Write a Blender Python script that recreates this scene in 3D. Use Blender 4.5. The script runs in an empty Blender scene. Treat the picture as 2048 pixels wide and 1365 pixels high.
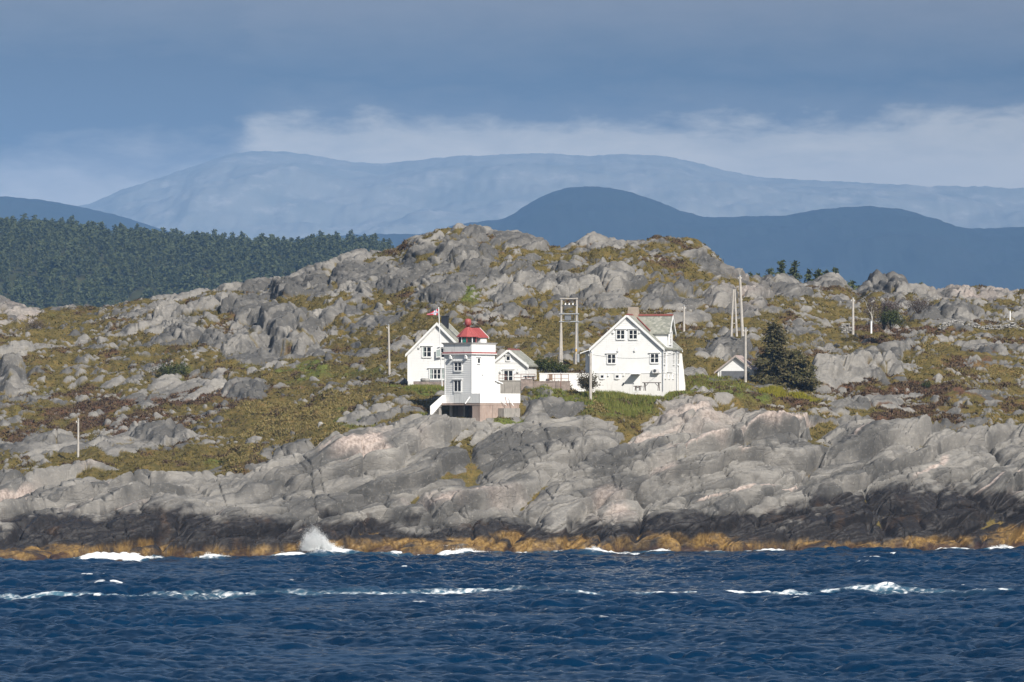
import bpy, math, random
import numpy as np
from mathutils import Vector
R = math.radians
sc = bpy.context.scene
COL = sc.collection
random.seed(7)
rng = np.random.default_rng(11)

# ------------------------------------------------------------------ camera
F = 10200.0            # focal length in pixels of a 2048 px wide frame
CZ = 15.0              # camera height above the sea (deck of a ship)
HY = 837.0             # image row of the horizon
cam = bpy.data.cameras.new('camera')
cam.sensor_width = 36.0
cam.lens = 36.0 * F / 2048.0
cam.shift_y = (HY - 682.5) / 2048.0
cam.clip_start = 1.0
cam.clip_end = 80000.0
cam_o = bpy.data.objects.new('camera', cam)
COL.objects.link(cam_o)
cam_o.location = (0, 0, CZ)
cam_o.rotation_euler = (R(90), 0, 0)
sc.camera = cam_o

# ------------------------------------------------------------------ sun, sky, exposure
SUN_AZ, SUN_EL = R(30), R(38)
sdir = Vector((math.sin(SUN_AZ) * math.cos(SUN_EL), -math.cos(SUN_AZ) * math.cos(SUN_EL), math.sin(SUN_EL)))
sl = bpy.data.lights.new('sun', 'SUN')
sl.energy = 5.0
sl.angle = R(0.53)
sl.color = (1.0, 0.95, 0.88)
so = bpy.data.objects.new('sun', sl)
COL.objects.link(so)
so.rotation_euler = (-sdir).to_track_quat('-Z', 'Y').to_euler()

sc.view_settings.view_transform = 'Standard'
sc.view_settings.look = 'None'
sc.view_settings.exposure = 0.38
sc.view_settings.gamma = 1.0
sc.cycles.max_bounces = 5
sc.cycles.diffuse_bounces = 2
sc.cycles.glossy_bounces = 2
sc.cycles.transmission_bounces = 2
sc.cycles.volume_bounces = 0
sc.cycles.transparent_max_bounces = 6
sc.cycles.sample_clamp_indirect = 4.0
sc.cycles.use_denoising = True

class NT:
    """small helper round a node tree"""
    def __init__(self, tree):
        self.t = tree; self.n = tree.nodes; self.l = tree.links
    def new(self, typ, **kw):
        nd = self.n.new(typ)
        for k, v in kw.items(): setattr(nd, k, v)
        return nd
    def put(self, sock, v):
        if hasattr(v, 'is_output'): self.l.new(v, sock)
        elif isinstance(v, (tuple, list)) and len(v) == 3 and sock.type == 'RGBA': sock.default_value = (*v, 1)
        else: sock.default_value = v
    def math(self, op, a, b=0.0, clamp=False):
        m = self.new('ShaderNodeMath', operation=op, use_clamp=clamp)
        self.put(m.inputs[0], a); self.put(m.inputs[1], b)
        return m.outputs[0]
    def vmath(self, op, a, b):
        m = self.new('ShaderNodeVectorMath', operation=op)
        self.put(m.inputs[0], a); self.put(m.inputs[1], b)
        return m.outputs[0]
    def mix(self, f, a, b, blend='MIX'):
        m = self.new('ShaderNodeMix', data_type='RGBA', blend_type=blend)
        self.put(m.inputs[0], f); self.put(m.inputs[6], a); self.put(m.inputs[7], b)
        return m.outputs[2]
    def ramp(self, f, stops, interp='LINEAR'):
        r = self.new('ShaderNodeValToRGB'); e = r.color_ramp
        e.interpolation = interp
        while len(e.elements) < len(stops): e.elements.new(0.5)
        for el, (p, c) in zip(e.elements, stops):
            el.position = p
            el.color = (c, c, c, 1) if isinstance(c, (int, float)) else (*c, 1)
        self.put(r.inputs[0], f)
        return r.outputs[0]
    def noise(self, vec, scale, detail=4.0, rough=0.55, dist=0.0):
        n = self.new('ShaderNodeTexNoise')
        if vec is not None: self.put(n.inputs['Vector'], vec)
        n.inputs['Scale'].default_value = scale; n.inputs['Detail'].default_value = detail
        n.inputs['Roughness'].default_value = rough; n.inputs['Distortion'].default_value = dist
        return n.outputs['Fac']
    def mapr(self, f, a, b, c=0.0, d=1.0, smooth=True):
        m = self.new('ShaderNodeMapRange')
        if smooth: m.interpolation_type = 'SMOOTHSTEP'
        self.put(m.inputs[0], f)
        for i, v in enumerate((a, b, c, d)): self.put(m.inputs[1 + i], v)
        return m.outputs[0]

w = bpy.data.worlds.new('World'); sc.world = w; w.use_nodes = True
T = NT(w.node_tree)
T.n.clear()
wout = T.new('ShaderNodeOutputWorld'); bg = T.new('ShaderNodeBackground')
T.l.new(bg.outputs[0], wout.inputs[0])
sky = T.new('ShaderNodeTexSky', sky_type='NISHITA', sun_disc=False)
sky.sun_elevation = SUN_EL; sky.sun_rotation = math.pi - SUN_AZ
sky.air_density = 1.0; sky.dust_density = 1.5; sky.ozone_density = 1.5
tc = T.new('ShaderNodeTexCoord')
dirv = tc.outputs['Generated']
sx = T.new('ShaderNodeSeparateXYZ'); T.l.new(dirv, sx.inputs[0])
dx, dy, dz = sx.outputs
st = T.vmath('MULTIPLY', dirv, (1.0, 1.0, 3.2))
n_big = T.noise(st, 9.0, 6.0, 0.55)
n_mid = T.noise(st, 34.0, 6.0, 0.6, 0.3)
n_fine = T.noise(st, 110.0, 5.0, 0.6, 0.4)
wob = T.math('ADD', T.math('MULTIPLY', T.math('SUBTRACT', n_mid, 0.5), 0.016),
             T.math('MULTIPLY', T.math('SUBTRACT', n_fine, 0.5), 0.006))
vv = T.math('ADD', dz, wob)
vn = T.math('MULTIPLY', T.math('SUBTRACT', vv, 0.030), 1 / 0.06, clamp=True)
SC_LOW, SC_DARK, SC_TOP = (0.86, 0.75, 0.57), (0.060, 0.072, 0.080), (0.235, 0.215, 0.195)
right = T.ramp(vn, [(0.0, (0.8, 0.72, 0.6)), (0.34, SC_LOW), (0.43, (0.70, 0.62, 0.48)), (0.50, (0.16, 0.155, 0.14)), (0.60, SC_DARK), (0.70, (0.13, 0.13, 0.125)), (0.84, SC_TOP), (1.0, (0.28, 0.26, 0.235))])
left = T.ramp(vn, [(0.0, (0.66, 0.60, 0.50)), (0.24, (0.72, 0.65, 0.54)), (0.34, (0.40, 0.36, 0.30)), (0.44, (0.09, 0.095, 0.095)), (0.66, (0.075, 0.08, 0.085)), (0.76, (0.15, 0.145, 0.135)), (0.9, SC_TOP), (1.0, (0.25, 0.23, 0.21))])
fx = T.mapr(T.math('ADD', dx, T.math('MULTIPLY', T.math('SUBTRACT', n_fine, 0.5), 0.012)), -0.0545, -0.0490)
cl = T.mix(fx, left, right)
cl = T.mix(T.math('MULTIPLY', T.mapr(n_mid, 0.3, 0.7), 0.35), cl, T.mix(0.5, cl, (0.10, 0.11, 0.125)))
hi = T.ramp(T.noise(st, 2.6, 7.0, 0.6), [(0.35, (0.05, 0.07, 0.11)), (0.7, (0.20, 0.22, 0.26))])
cl = T.mix(T.mapr(dz, 0.083, 0.105), cl, hi)
skyc = T.new('ShaderNodeMix', data_type='RGBA', blend_type='MULTIPLY')
skyc.inputs[0].default_value = 1.0
T.l.new(sky.outputs[0], skyc.inputs[6]); skyc.inputs[7].default_value = (0.10, 0.10, 0.10, 1)
front = T.mapr(dz, 0.35, 0.12)
cover = T.math('MAXIMUM', T.math('MULTIPLY', front, T.mapr(dy, 0.2, 0.6)), T.mapr(n_big, 0.47, 0.62))
T.l.new(T.mix(cover, skyc.outputs[2], cl), bg.inputs[0])
bg.inputs[1].default_value = 0.78

# ------------------------------------------------------------------ materials
def material(name, rough=0.8, spec=0.3):
    m = bpy.data.materials.new(name); m.use_nodes = True
    t = NT(m.node_tree); b = t.n['Principled BSDF']
    b.inputs['Roughness'].default_value = rough
    b.inputs['Specular IOR Level'].default_value = spec
    return m, t, b

def simple(name, col, rough=0.75, spec=0.3, var=0.15, scale=1.5, metal=0.0, bump=0.0, stain=None):
    m, t, b = material(name, rough, spec)
    co = t.new('ShaderNodeTexCoord').outputs['Object']
    n = t.noise(co, scale, 5.0, 0.6)
    lo = tuple(c * (1 - var) for c in col); hi_ = tuple(min(1, c * (1 + var)) for c in col)
    c = t.ramp(n, [(0.3, lo), (0.7, hi_)])
    if stain:
        sv = t.vmath('MULTIPLY', co, (3.0, 3.0, 0.35))
        c = t.mix(t.mapr(t.noise(sv, 1.6, 5.0, 0.6), 0.52, 0.75, 0, stain[1]), c, stain[0])
    t.put(b.inputs['Base Color'], c)
    b.inputs['Metallic'].default_value = metal
    if bump:
        bp = t.new('ShaderNodeBump'); bp.inputs['Strength'].default_value = bump; bp.inputs['Distance'].default_value = 0.03
        t.put(bp.inputs['Height'], t.noise(co, scale * 8, 4.0)); t.l.new(bp.outputs[0], b.inputs['Normal'])
    return m

M = {}
M['white'] = simple('white_painted_boards', (0.80, 0.80, 0.78), 0.55, 0.35, 0.04, 1.2, stain=((0.58, 0.58, 0.54), 0.35))
M['trim'] = simple('white_trim_paint', (0.82, 0.82, 0.80), 0.5, 0.35, 0.03, 2.0)
M['weathered'] = simple('weathered_white_boards', (0.76, 0.76, 0.74), 0.6, 0.3, 0.05, 1.5, stain=((0.42, 0.43, 0.42), 0.7))
M['plaster'] = simple('white_limewashed_masonry', (0.78, 0.77, 0.74), 0.8, 0.2, 0.05, 0.8, bump=0.2, stain=((0.55, 0.53, 0.48), 0.5))
M['red'] = simple('red_painted_metal', (0.34, 0.075, 0.07), 0.55, 0.35, 0.10, 1.5, stain=((0.40, 0.14, 0.115), 0.6))
M['redtile'] = simple('red_ridge_tile', (0.20, 0.065, 0.05), 0.7, 0.3, 0.15, 3.0)
M['glass'] = simple('dark_window_glass', (0.012, 0.016, 0.022), 0.08, 0.5, 0.2, 2.0)
M['curtain'] = simple('pale_curtain', (0.38, 0.44, 0.42), 0.9, 0.1, 0.1, 4.0)
M['black'] = simple('black_metal_sheet', (0.022, 0.024, 0.03), 0.5, 0.4, 0.2, 2.0)
M['concrete'] = simple('stained_concrete', (0.30, 0.28, 0.25), 0.9, 0.15, 0.2, 1.2, bump=0.5, stain=((0.10, 0.095, 0.085), 0.8))
M['pinkconcrete'] = simple('rust_streaked_pink_concrete', (0.37, 0.29, 0.245), 0.9, 0.15, 0.2, 1.0, bump=0.5, stain=((0.24, 0.14, 0.095), 0.7))
M['stonework'] = simple('rough_stone_masonry', (0.27, 0.22, 0.19), 0.95, 0.1, 0.35, 2.2, bump=0.8)
M['rust'] = simple('rusty_iron', (0.20, 0.09, 0.06), 0.8, 0.2, 0.3, 5.0)
M['greywood'] = simple('grey_weathered_wood', (0.44, 0.41, 0.37), 0.85, 0.15, 0.18, 2.5, bump=0.3, stain=((0.20, 0.18, 0.16), 0.5))
M['tablewood'] = simple('dark_grey_table_boards', (0.17, 0.145, 0.13), 0.9, 0.1, 0.2, 3.0)
M['brownwood'] = simple('brown_weathered_wood', (0.25, 0.17, 0.12), 0.85, 0.15, 0.25, 3.0)
M['pinkroof'] = simple('weathered_pinkish_sheet_roof', (0.40, 0.32, 0.29), 0.8, 0.2, 0.15, 2.0, stain=((0.25, 0.19, 0.17), 0.6))
M['greydoor'] = simple('grey_painted_door', (0.13, 0.135, 0.145), 0.7, 0.3, 0.15, 1.5)
M['tan'] = simple('tan_rendered_brick', (0.36, 0.30, 0.24), 0.9, 0.1, 0.12, 2.0, bump=0.4)
M['greymetal'] = simple('grey_galvanised_metal', (0.30, 0.32, 0.34), 0.5, 0.4, 0.12, 3.0)
M['darkmetal'] = simple('dark_grey_metal', (0.07, 0.075, 0.085), 0.6, 0.4, 0.2, 3.0)
M['porcelain'] = simple('white_porcelain', (0.75, 0.74, 0.72), 0.3, 0.5, 0.05, 3.0)
M['yellow'] = simple('yellow_plastic_plate', (0.65, 0.38, 0.04), 0.5, 0.4, 0.05, 3.0)
M['flagred'] = simple('red_flag_cloth', (0.52, 0.03, 0.05), 0.8, 0.2, 0.08, 3.0)
M['flagwhite'] = simple('white_flag_cloth', (0.75, 0.75, 0.76), 0.8, 0.2, 0.04, 3.0)
M['flagblue'] = simple('blue_flag_cloth', (0.03, 0.05, 0.22), 0.8, 0.2, 0.08, 3.0)
M['bark'] = simple('grey_brown_bark', (0.085, 0.07, 0.055), 0.95, 0.1, 0.3, 4.0)
M['birch'] = simple('pale_birch_bark', (0.42, 0.40, 0.36), 0.9, 0.1, 0.2, 6.0)
M['stone'] = simple('lichen_grey_stone', (0.33, 0.32, 0.30), 0.95, 0.1, 0.28, 2.5, bump=0.7)
M['lens'] = simple('green_lantern_lens', (0.02, 0.16, 0.13), 0.1, 0.6, 0.2, 5.0)

def foliage(name, a, b_, c):
    m, t, b = material(name, 0.75, 0.15)
    g = t.new('ShaderNodeNewGeometry')
    oi = t.new('ShaderNodeObjectInfo')
    rp = t.math('FRACT', t.math('ADD', g.outputs['Random Per Island'], t.math('MULTIPLY', oi.outputs['Random'], 0.0)))
    col = t.ramp(rp, [(0.0, a), (0.5, b_), (1.0, c)])
    col = t.mix(t.math('MULTIPLY', oi.outputs['Random'], 0.5), col, tuple((x + y) * 0.42 for x, y in zip(a, c)))
    t.put(b.inputs['Base Color'], col)
    return m
M['spruce'] = foliage('dark_spruce_needles', (0.045, 0.046, 0.018), (0.085, 0.078, 0.030), (0.15, 0.12, 0.06))
M['pine'] = foliage('pine_needles', (0.046, 0.062, 0.026), (0.066, 0.082, 0.033), (0.088, 0.098, 0.042))
M['shrub'] = foliage('green_shrub_leaves', (0.035, 0.045, 0.015), (0.055, 0.07, 0.02), (0.09, 0.10, 0.03))
M['brownshrub'] = foliage('brown_green_shrub_leaves', (0.045, 0.035, 0.02), (0.08, 0.06, 0.03), (0.10, 0.09, 0.035))
M['twigs'] = foliage('purple_brown_twigs', (0.07, 0.05, 0.045), (0.10, 0.075, 0.065), (0.15, 0.12, 0.10))
M['grassy'] = foliage('tall_green_grass', (0.060, 0.105, 0.014), (0.14, 0.175, 0.030), (0.28, 0.23, 0.07))
M['ferns'] = foliage('yellow_green_bracken', (0.16, 0.17, 0.015), (0.23, 0.21, 0.02), (0.27, 0.22, 0.03))
M['drygrass'] = foliage('dry_golden_grass', (0.10, 0.10, 0.03), (0.19, 0.15, 0.055), (0.27, 0.20, 0.085))

def slate_material():
    m, t, b = material('grey_green_slate', 0.75, 0.25)
    co = t.new('ShaderNodeTexCoord').outputs['Object']
    v = t.new('ShaderNodeTexVoronoi'); v.inputs['Scale'].default_value = 3.2
    t.l.new(co, v.inputs['Vector'])
    sp = t.new('ShaderNodeSeparateColor'); t.l.new(v.outputs['Color'], sp.inputs[0])
    c = t.ramp(sp.outputs[0], [(0.0, (0.19, 0.195, 0.165)), (0.5, (0.26, 0.262, 0.222)), (1.0, (0.35, 0.345, 0.295))])
    c = t.mix(t.mapr(t.noise(co, 0.7, 5.0), 0.5, 0.7, 0, 0.5), c, (0.24, 0.24, 0.175))
    t.put(b.inputs['Base Color'], c)
    return m
M['slate'] = slate_material()

# ------------------------------------------------------------------ mesh helpers
class MB:
    """collects shapes and links them as ONE mesh object; frame maps (along, out, up) onto a wall"""
    def __init__(self, O=(0, 0, 0), u=(1, 0, 0), n=(0, -1, 0)):
        self.v = []; self.f = []; self.m = []
        self.O = Vector(O); self.u = Vector(u); self.n = Vector(n)
    def P(self, a, b, c):
        return self.O + self.u * a + self.n * b + Vector((0, 0, c))
    def add(self, vs, fs, mi=0):
        k = len(self.v)
        self.v += [tuple(p) for p in vs]
        self.f += [tuple(i + k for i in f) for f in fs]
        self.m += [mi] * len(fs)
    def box(self, a0, a1, b0, b1, c0, c1, mi=0):
        vs = [self.P(a, b, c) for c in (c0, c1) for b in (b0, b1) for a in (a0, a1)]
        self.add(vs, [(0, 2, 3, 1), (4, 5, 7, 6), (0, 1, 5, 4), (2, 6, 7, 3), (0, 4, 6, 2), (1, 3, 7, 5)], mi)
    def prism(self, pts, b0, b1, mi=0):
        """polygon of (along, up) extruded from out=b0 to out=b1"""
        n = len(pts)
        vs = [self.P(a, b0, c) for a, c in pts] + [self.P(a, b1, c) for a, c in pts]
        self.add(vs, [tuple(range(n))[::-1], tuple(range(n, 2 * n))] + [(i, (i + 1) % n, n + (i + 1) % n, n + i) for i in range(n)], mi)
    def clap(self, pts, pitch=0.25, proud=0.011, mi=0):
        """lapped boards filling a convex outline of (along, up)"""
        zs = sorted(set(round(c, 4) for _, c in pts)); z0, z1 = zs[0], zs[-1]
        cuts = sorted(set(zs + [z0 + pitch * k for k in range(1, int((z1 - z0) / pitch) + 1)]))
        def span(z):
            xs = []
            for (a, c), (a2, c2) in zip(pts, pts[1:] + pts[:1]):
                if min(c, c2) - 1e-6 <= z <= max(c, c2) + 1e-6:
                    if abs(c2 - c) < 1e-6: xs += [a, a2]
                    else: xs.append(a + (a2 - a) * (z - c) / (c2 - c))
            return min(xs), max(xs)
        def off(z):
            k = ((z - z0) / pitch) % 1.0
            return proud * (1 - k)
        for lo, hi_ in zip(cuts, cuts[1:]):
            if hi_ - lo < 1e-3: continue
            l0, r0 = span(lo + 1e-4); l1, r1 = span(hi_ - 1e-4)
            o0, o1 = off(lo + 1e-5), off(hi_ - 1e-5)
            self.add([self.P(l0, o0, lo), self.P(r0, o0, lo), self.P(r1, o1, hi_), self.P(l1, o1, hi_), self.P(l0, 0, lo), self.P(r0, 0, lo)],
                     [(0, 1, 2, 3), (4, 5, 1, 0)], mi)
    def tube(self, p0, p1, r0, r1=None, n=8, mi=0, cap=True):
        r1 = r0 if r1 is None else r1
        p0, p1 = Vector(p0), Vector(p1)
        d = (p1 - p0).normalized()
        x = d.orthogonal().normalized(); y = d.cross(x)
        vs = []
        for p, r in ((p0, r0), (p1, r1)):
            for i in range(n):
                a = 2 * math.pi * i / n
                vs.append(p + (x * math.cos(a) + y * math.sin(a)) * r)
        fs = [(i, (i + 1) % n, n + (i + 1) % n, n + i) for i in range(n)]
        if cap: fs += [tuple(range(n))[::-1], tuple(range(n, 2 * n))]
        self.add(vs, fs, mi)
    def lathe(self, prof, c=(0, 0), n=16, mi=0, ang=0.0):
        k = len(prof); vs = []
        for r, z in prof:
            for i in range(n):
                a = 2 * math.pi * i / n + ang
                vs.append((c[0] + r * math.cos(a), c[1] + r * math.sin(a), z))
        fs = []
        for j in range(k - 1):
            for i in range(n):
                fs.append((j * n + i, j * n + (i + 1) % n, (j + 1) * n + (i + 1) % n, (j + 1) * n + i))
        fs += [tuple(range(n))[::-1], tuple(range((k - 1) * n, k * n))]
        self.add(vs, fs, mi)
    def build(self, name, mats, parent=None, smooth=False):
        me = bpy.data.meshes.new(name)
        me.from_pydata(self.v, [], self.f)
        mats = mats if isinstance(mats, list) else [mats]
        for m in mats: me.materials.append(m)
        if len(mats) > 1: me.polygons.foreach_set('material_index', self.m)
        if smooth: me.polygons.foreach_set('use_smooth', [True] * len(self.f))
        me.update()
        o = bpy.data.objects.new(name, me); COL.objects.link(o)
        if parent: o.parent = parent
        return o

def tag(o, label=None, cat=None, group=None, kind=None):
    if cat and not kind: kind = 'thing'
    if label: o['label'] = label
    if cat: o['category'] = cat
    if group: o['group'] = group
    if kind: o['kind'] = kind
    return o

def empty(name, loc, rz=0.0, label=None, cat=None, group=None):
    o = bpy.data.objects.new(name, None); COL.objects.link(o)
    o.location = loc; o.rotation_euler = (0, 0, rz)
    o.empty_display_size = 0.2
    return tag(o, label, cat, group)

def np_mesh(name, V, Q, mat, smooth=True, tri=False):
    me = bpy.data.meshes.new(name)
    k = 3 if tri else 4
    me.vertices.add(len(V)); me.vertices.foreach_set('co', np.ascontiguousarray(V, np.float32).ravel())
    me.loops.add(len(Q) * k); me.loops.foreach_set('vertex_index', np.ascontiguousarray(Q, np.int32).ravel())
    me.polygons.add(len(Q)); me.polygons.foreach_set('loop_start', np.arange(0, len(Q) * k, k, dtype=np.int32))
    if smooth: me.polygons.foreach_set('use_smooth', np.ones(len(Q), bool))
    me.update(calc_edges=True)
    for m in (mat if isinstance(mat, list) else [mat]): me.materials.append(m)
    o = bpy.data.objects.new(name, me); COL.objects.link(o)
    return o

def grid_quads(nr, nc):
    i = np.arange(nr * nc, dtype=np.int32).reshape(nr, nc)
    return np.stack([i[:-1, :-1], i[:-1, 1:], i[1:, 1:], i[1:, :-1]], -1).reshape(-1, 4)

def add_attr(o, name, arr):
    a = o.data.color_attributes.new(name, 'FLOAT_COLOR', 'POINT')
    a.data.foreach_set('color', np.ascontiguousarray(arr, np.float32).ravel())

# ------------------------------------------------------------------ numpy noise
def h2(ix, iy, s):
    n = (ix.astype(np.int64) * 374761393 + iy.astype(np.int64) * 668265263 + s * 974634777) & 0xffffffff
    n = ((n ^ (n >> 13)) * 1274126177) & 0xffffffff
    n = ((n ^ (n >> 16)) * 2246822519) & 0xffffffff
    n = n ^ (n >> 15)
    return n.astype(np.float32) / np.float32(4294967296.0)
def vnoise(x, y, s=0):
    ix = np.floor(x); iy = np.floor(y)
    fx_ = (x - ix).astype(np.float32); fy = (y - iy).astype(np.float32)
    ix = ix.astype(np.int64); iy = iy.astype(np.int64)
    def g(ax, ay, px_, py_):
        a = h2(ax, ay, s) * np.float32(2 * np.pi)
        return np.cos(a) * px_ + np.sin(a) * py_
    u = fx_ * fx_ * fx_ * (fx_ * (fx_ * 6 - 15) + 10); v = fy * fy * fy * (fy * (fy * 6 - 15) + 10)
    a = g(ix, iy, fx_, fy); b = g(ix + 1, iy, fx_ - 1, fy); c = g(ix, iy + 1, fx_, fy - 1); d = g(ix + 1, iy + 1, fx_ - 1, fy - 1)
    return ((a * (1 - u) + b * u) * (1 - v) + (c * (1 - u) + d * u) * v) * 1.5
def fbm(x, y, octv=4, s=0, gain=0.5):
    o = 0; a = 1.0; f = 1.0
    for k in range(octv):
        o = o + a * vnoise(x * f + 17.3 * k, y * f - 9.1 * k, s + k); a *= gain; f *= 2.03
    return o
def worley(x, y, s=0, jit=0.95):
    ix = np.floor(x).astype(np.int64); iy = np.floor(y).astype(np.int64)
    f1 = np.full(x.shape, 9.0, np.float32); f2 = f1.copy(); cid = np.zeros(x.shape, np.float32)
    vx = np.zeros(x.shape, np.float32); vy = vx.copy()
    for ox in (-1, 0, 1):
        for oy in (-1, 0, 1):
            cx = ix + ox; cy = iy + oy
            ddx = (cx + 0.5 + jit * (h2(cx, cy, s) - 0.5) - x).astype(np.float32)
            ddy = (cy + 0.5 + jit * (h2(cx, cy, s + 71) - 0.5) - y).astype(np.float32)
            d = np.sqrt(ddx * ddx + ddy * ddy)
            near = d < f1
            f2 = np.where(near, f1, np.minimum(f2, d))
            f1 = np.where(near, d, f1)
            cid = np.where(near, h2(cx, cy, s + 133), cid)
            vx = np.where(near, -ddx, vx); vy = np.where(near, -ddy, vy)
    return f1, f2, cid, vx, vy
def sstep(a, b, x):
    t = np.clip((x - a) / (b - a), 0, 1); return t * t * (3 - 2 * t)
def gsmooth(a, sig, axis):
    if sig <= 0: return a
    r = int(sig * 3) + 1
    k = np.exp(-0.5 * (np.arange(-r, r + 1) / sig) ** 2); k /= k.sum()
    pad = [(0, 0)] * a.ndim; pad[axis] = (r, r)
    p = np.pad(a, pad, mode='edge'); out = np.zeros_like(a)
    for i, w_ in enumerate(k):
        sl_ = [slice(None)] * a.ndim; sl_[axis] = slice(i, i + a.shape[axis]); out += w_ * p[tuple(sl_)]
    return out

# ------------------------------------------------------------------ terrain: the skerry with its rocky hill
# guide lines from the shore to the crest, each a list of (column, row) with the distance along it
def curve(pts): return np.array([p[0] for p in pts], float), np.array([p[1] for p in pts], float)
SHORE = [(-300, 1124), (0, 1122), (150, 1120), (300, 1118), (500, 1114), (700, 1111), (900, 1109), (1100, 1107), (1300, 1106), (1500, 1104), (1700, 1102), (1850, 1100), (2048, 1097), (2350, 1094)]
GUIDES = [
 # (rows, distances, number of mesh rows up to it, column smoothing)
 ([(-300, 1060), (0, 1052), (100, 1040), (200, 1015), (300, 1010), (450, 1022), (600, 1030), (700, 1035), (800, 1025), (900, 1015), (1000, 1022), (1100, 1010), (1200, 1025), (1300, 1020), (1400, 1020), (1500, 1010), (1600, 1010), (1700, 990), (1850, 965), (2048, 975), (2350, 980)],
  [(-300, 551), (0, 551), (300, 557), (600, 566), (900, 572), (1300, 575), (1700, 588), (2048, 598), (2350, 602)], 150, 14),
 ([(-300, 1010), (0, 1005), (120, 985), (200, 962), (265, 955), (330, 958), (450, 945), (520, 925), (600, 908), (700, 893), (800, 893), (900, 893), (1000, 902), (1100, 892), (1200, 900), (1300, 900), (1400, 890), (1500, 888), (1600, 884), (1700, 876), (1850, 874), (2048, 880), (2350, 884)],
  [(-300, 572), (0, 572), (300, 576), (600, 583), (900, 586), (1300, 590), (1700, 605), (2048, 614), (2350, 616)], 170, 14),
 ([(-300, 955), (0, 950), (150, 928), (300, 925), (450, 915), (540, 892), (620, 870), (700, 852), (800, 842), (880, 838), (960, 838), (1040, 832), (1090, 806), (1130, 800), (1180, 806), (1210, 830), (1270, 848), (1320, 832), (1400, 810), (1500, 818), (1600, 836), (1700, 852), (1850, 854), (2048, 858), (2350, 862)],
  [(-300, 596), (0, 596), (300, 598), (600, 598), (900, 597), (1040, 598), (1130, 603), (1300, 604), (1500, 612), (1700, 622), (2048, 630), (2350, 630)], 100, 9),
 ([(-300, 880), (0, 890), (150, 885), (300, 872), (450, 850), (550, 836), (650, 812), (750, 786), (810, 776), (880, 776), (960, 778), (1010, 788), (1060, 774), (1120, 771), (1180, 783), (1250, 786), (1330, 780), (1400, 764), (1450, 760), (1500, 763), (1600, 770), (1700, 790), (1850, 795), (2048, 800), (2350, 800)],
  [(-300, 630), (0, 630), (300, 630), (600, 622), (800, 622), (960, 618), (1100, 613), (1250, 619), (1400, 632), (1500, 642), (1700, 646), (2048, 650), (2350, 650)], 90, 9),
 ([(-300, 780), (0, 800), (150, 812), (300, 800), (450, 785), (600, 776), (700, 768), (780, 756), (850, 752), (950, 748), (1060, 742), (1120, 738), (1200, 740), (1300, 730), (1400, 712), (1500, 708), (1600, 722), (1700, 722), (1850, 720), (2048, 728), (2350, 728)],
  [(-300, 678), (0, 678), (300, 674), (600, 662), (800, 652), (1000, 648), (1300, 652), (1500, 664), (1700, 676), (2048, 684), (2350, 684)], 120, 16),
 ([(-300, 690), (0, 705), (150, 720), (300, 708), (450, 700), (540, 712), (640, 708), (700, 705), (800, 688), (900, 672), (1000, 668), (1100, 664), (1200, 660), (1300, 652), (1400, 650), (1500, 640), (1600, 648), (1700, 664), (1850, 660), (2048, 662), (2350, 662)],
  [(-300, 720), (0, 720), (300, 712), (600, 700), (900, 690), (1300, 694), (1600, 712), (2048, 724), (2350, 724)], 120, 16),
 ([(-300, 625), (0, 640), (80, 645), (150, 645), (300, 632), (450, 615), (540, 605), (600, 600), (700, 590), (800, 575), (900, 555), (1000, 552), (1100, 556), (1200, 545), (1300, 555), (1400, 570), (1480, 588), (1550, 600), (1650, 615), (1720, 620), (1850, 612), (2048, 616), (2350, 616)],
  [(-300, 762), (0, 762), (300, 752), (600, 735), (900, 724), (1300, 728), (1600, 752), (2048, 766), (2350, 766)], 130, 14),
 ([(-300, 568), (-120, 578), (0, 594), (60, 612), (130, 618), (200, 612), (260, 603), (300, 602), (350, 592), (430, 577), (550, 567), (590, 548), (620, 532), (660, 522), (700, 510), (740, 498), (800, 491), (820, 478), (860, 465), (910, 458), (950, 464), (1000, 469), (1060, 478), (1120, 491), (1150, 484), (1190, 472), (1230, 476), (1280, 481), (1350, 471), (1400, 485), (1430, 506), (1450, 536), (1480, 551), (1520, 556), (1564, 557), (1605, 567), (1667, 567), (1690, 574), (1712, 590), (1728, 580), (1745, 568), (1786, 558), (1808, 564), (1824, 575), (1861, 574), (1901, 567), (1955, 564), (2008, 575), (2024, 582), (2060, 578), (2150, 570), (2350, 580)],
  [(-300, 810), (0, 810), (300, 800), (600, 775), (900, 762), (1300, 765), (1450, 780), (1600, 800), (2048, 812), (2350, 812)], 150, 3),
]
NCF = 1500
px = np.concatenate([np.linspace(-2600, -320, 24), np.linspace(-300, 2350, NCF + 1), np.linspace(2370, 4700, 24)])
NC = len(px)
def at(pts, sm):
    a, b = curve(pts); v = np.interp(px, a, b)
    if sm: v[24:-24] = gsmooth(v[24:-24], sm * NCF / 2650.0, 0)
    return v
Dk, Zk, nrow = [], [], []
Ds = F * CZ / (at(SHORE, 20) - HY)
Dk.append(Ds - 22); Zk.append(np.full(NC, -6.0)); nrow.append(0)
Dk.append(Ds); Zk.append(np.zeros(NC) - 0.15); nrow.append(26)
for rows, dist, nr_, sm in GUIDES:
    d = at(dist, 40); Dk.append(d); Zk.append(CZ - (at(rows, sm) - HY) * d / F); nrow.append(nr_)
Dk.append(Dk[-1] + 9); Zk.append(Zk[-1] - 1.5); nrow.append(20)
Dk.append(Dk[-2] + 40); Zk.append(Zk[-2] - 11); nrow.append(20)
Dk.append(Dk[-3] + 130); Zk.append(np.full(NC, 17.0)); nrow.append(25)
Dk.append(Dk[-4] + 350); Zk.append(np.full(NC, -4.0)); nrow.append(12)
Dk = np.array(Dk); Zk = np.array(Zk)
tk = np.concatenate([[0], np.cumsum(nrow[1:])]).astype(float)
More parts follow.
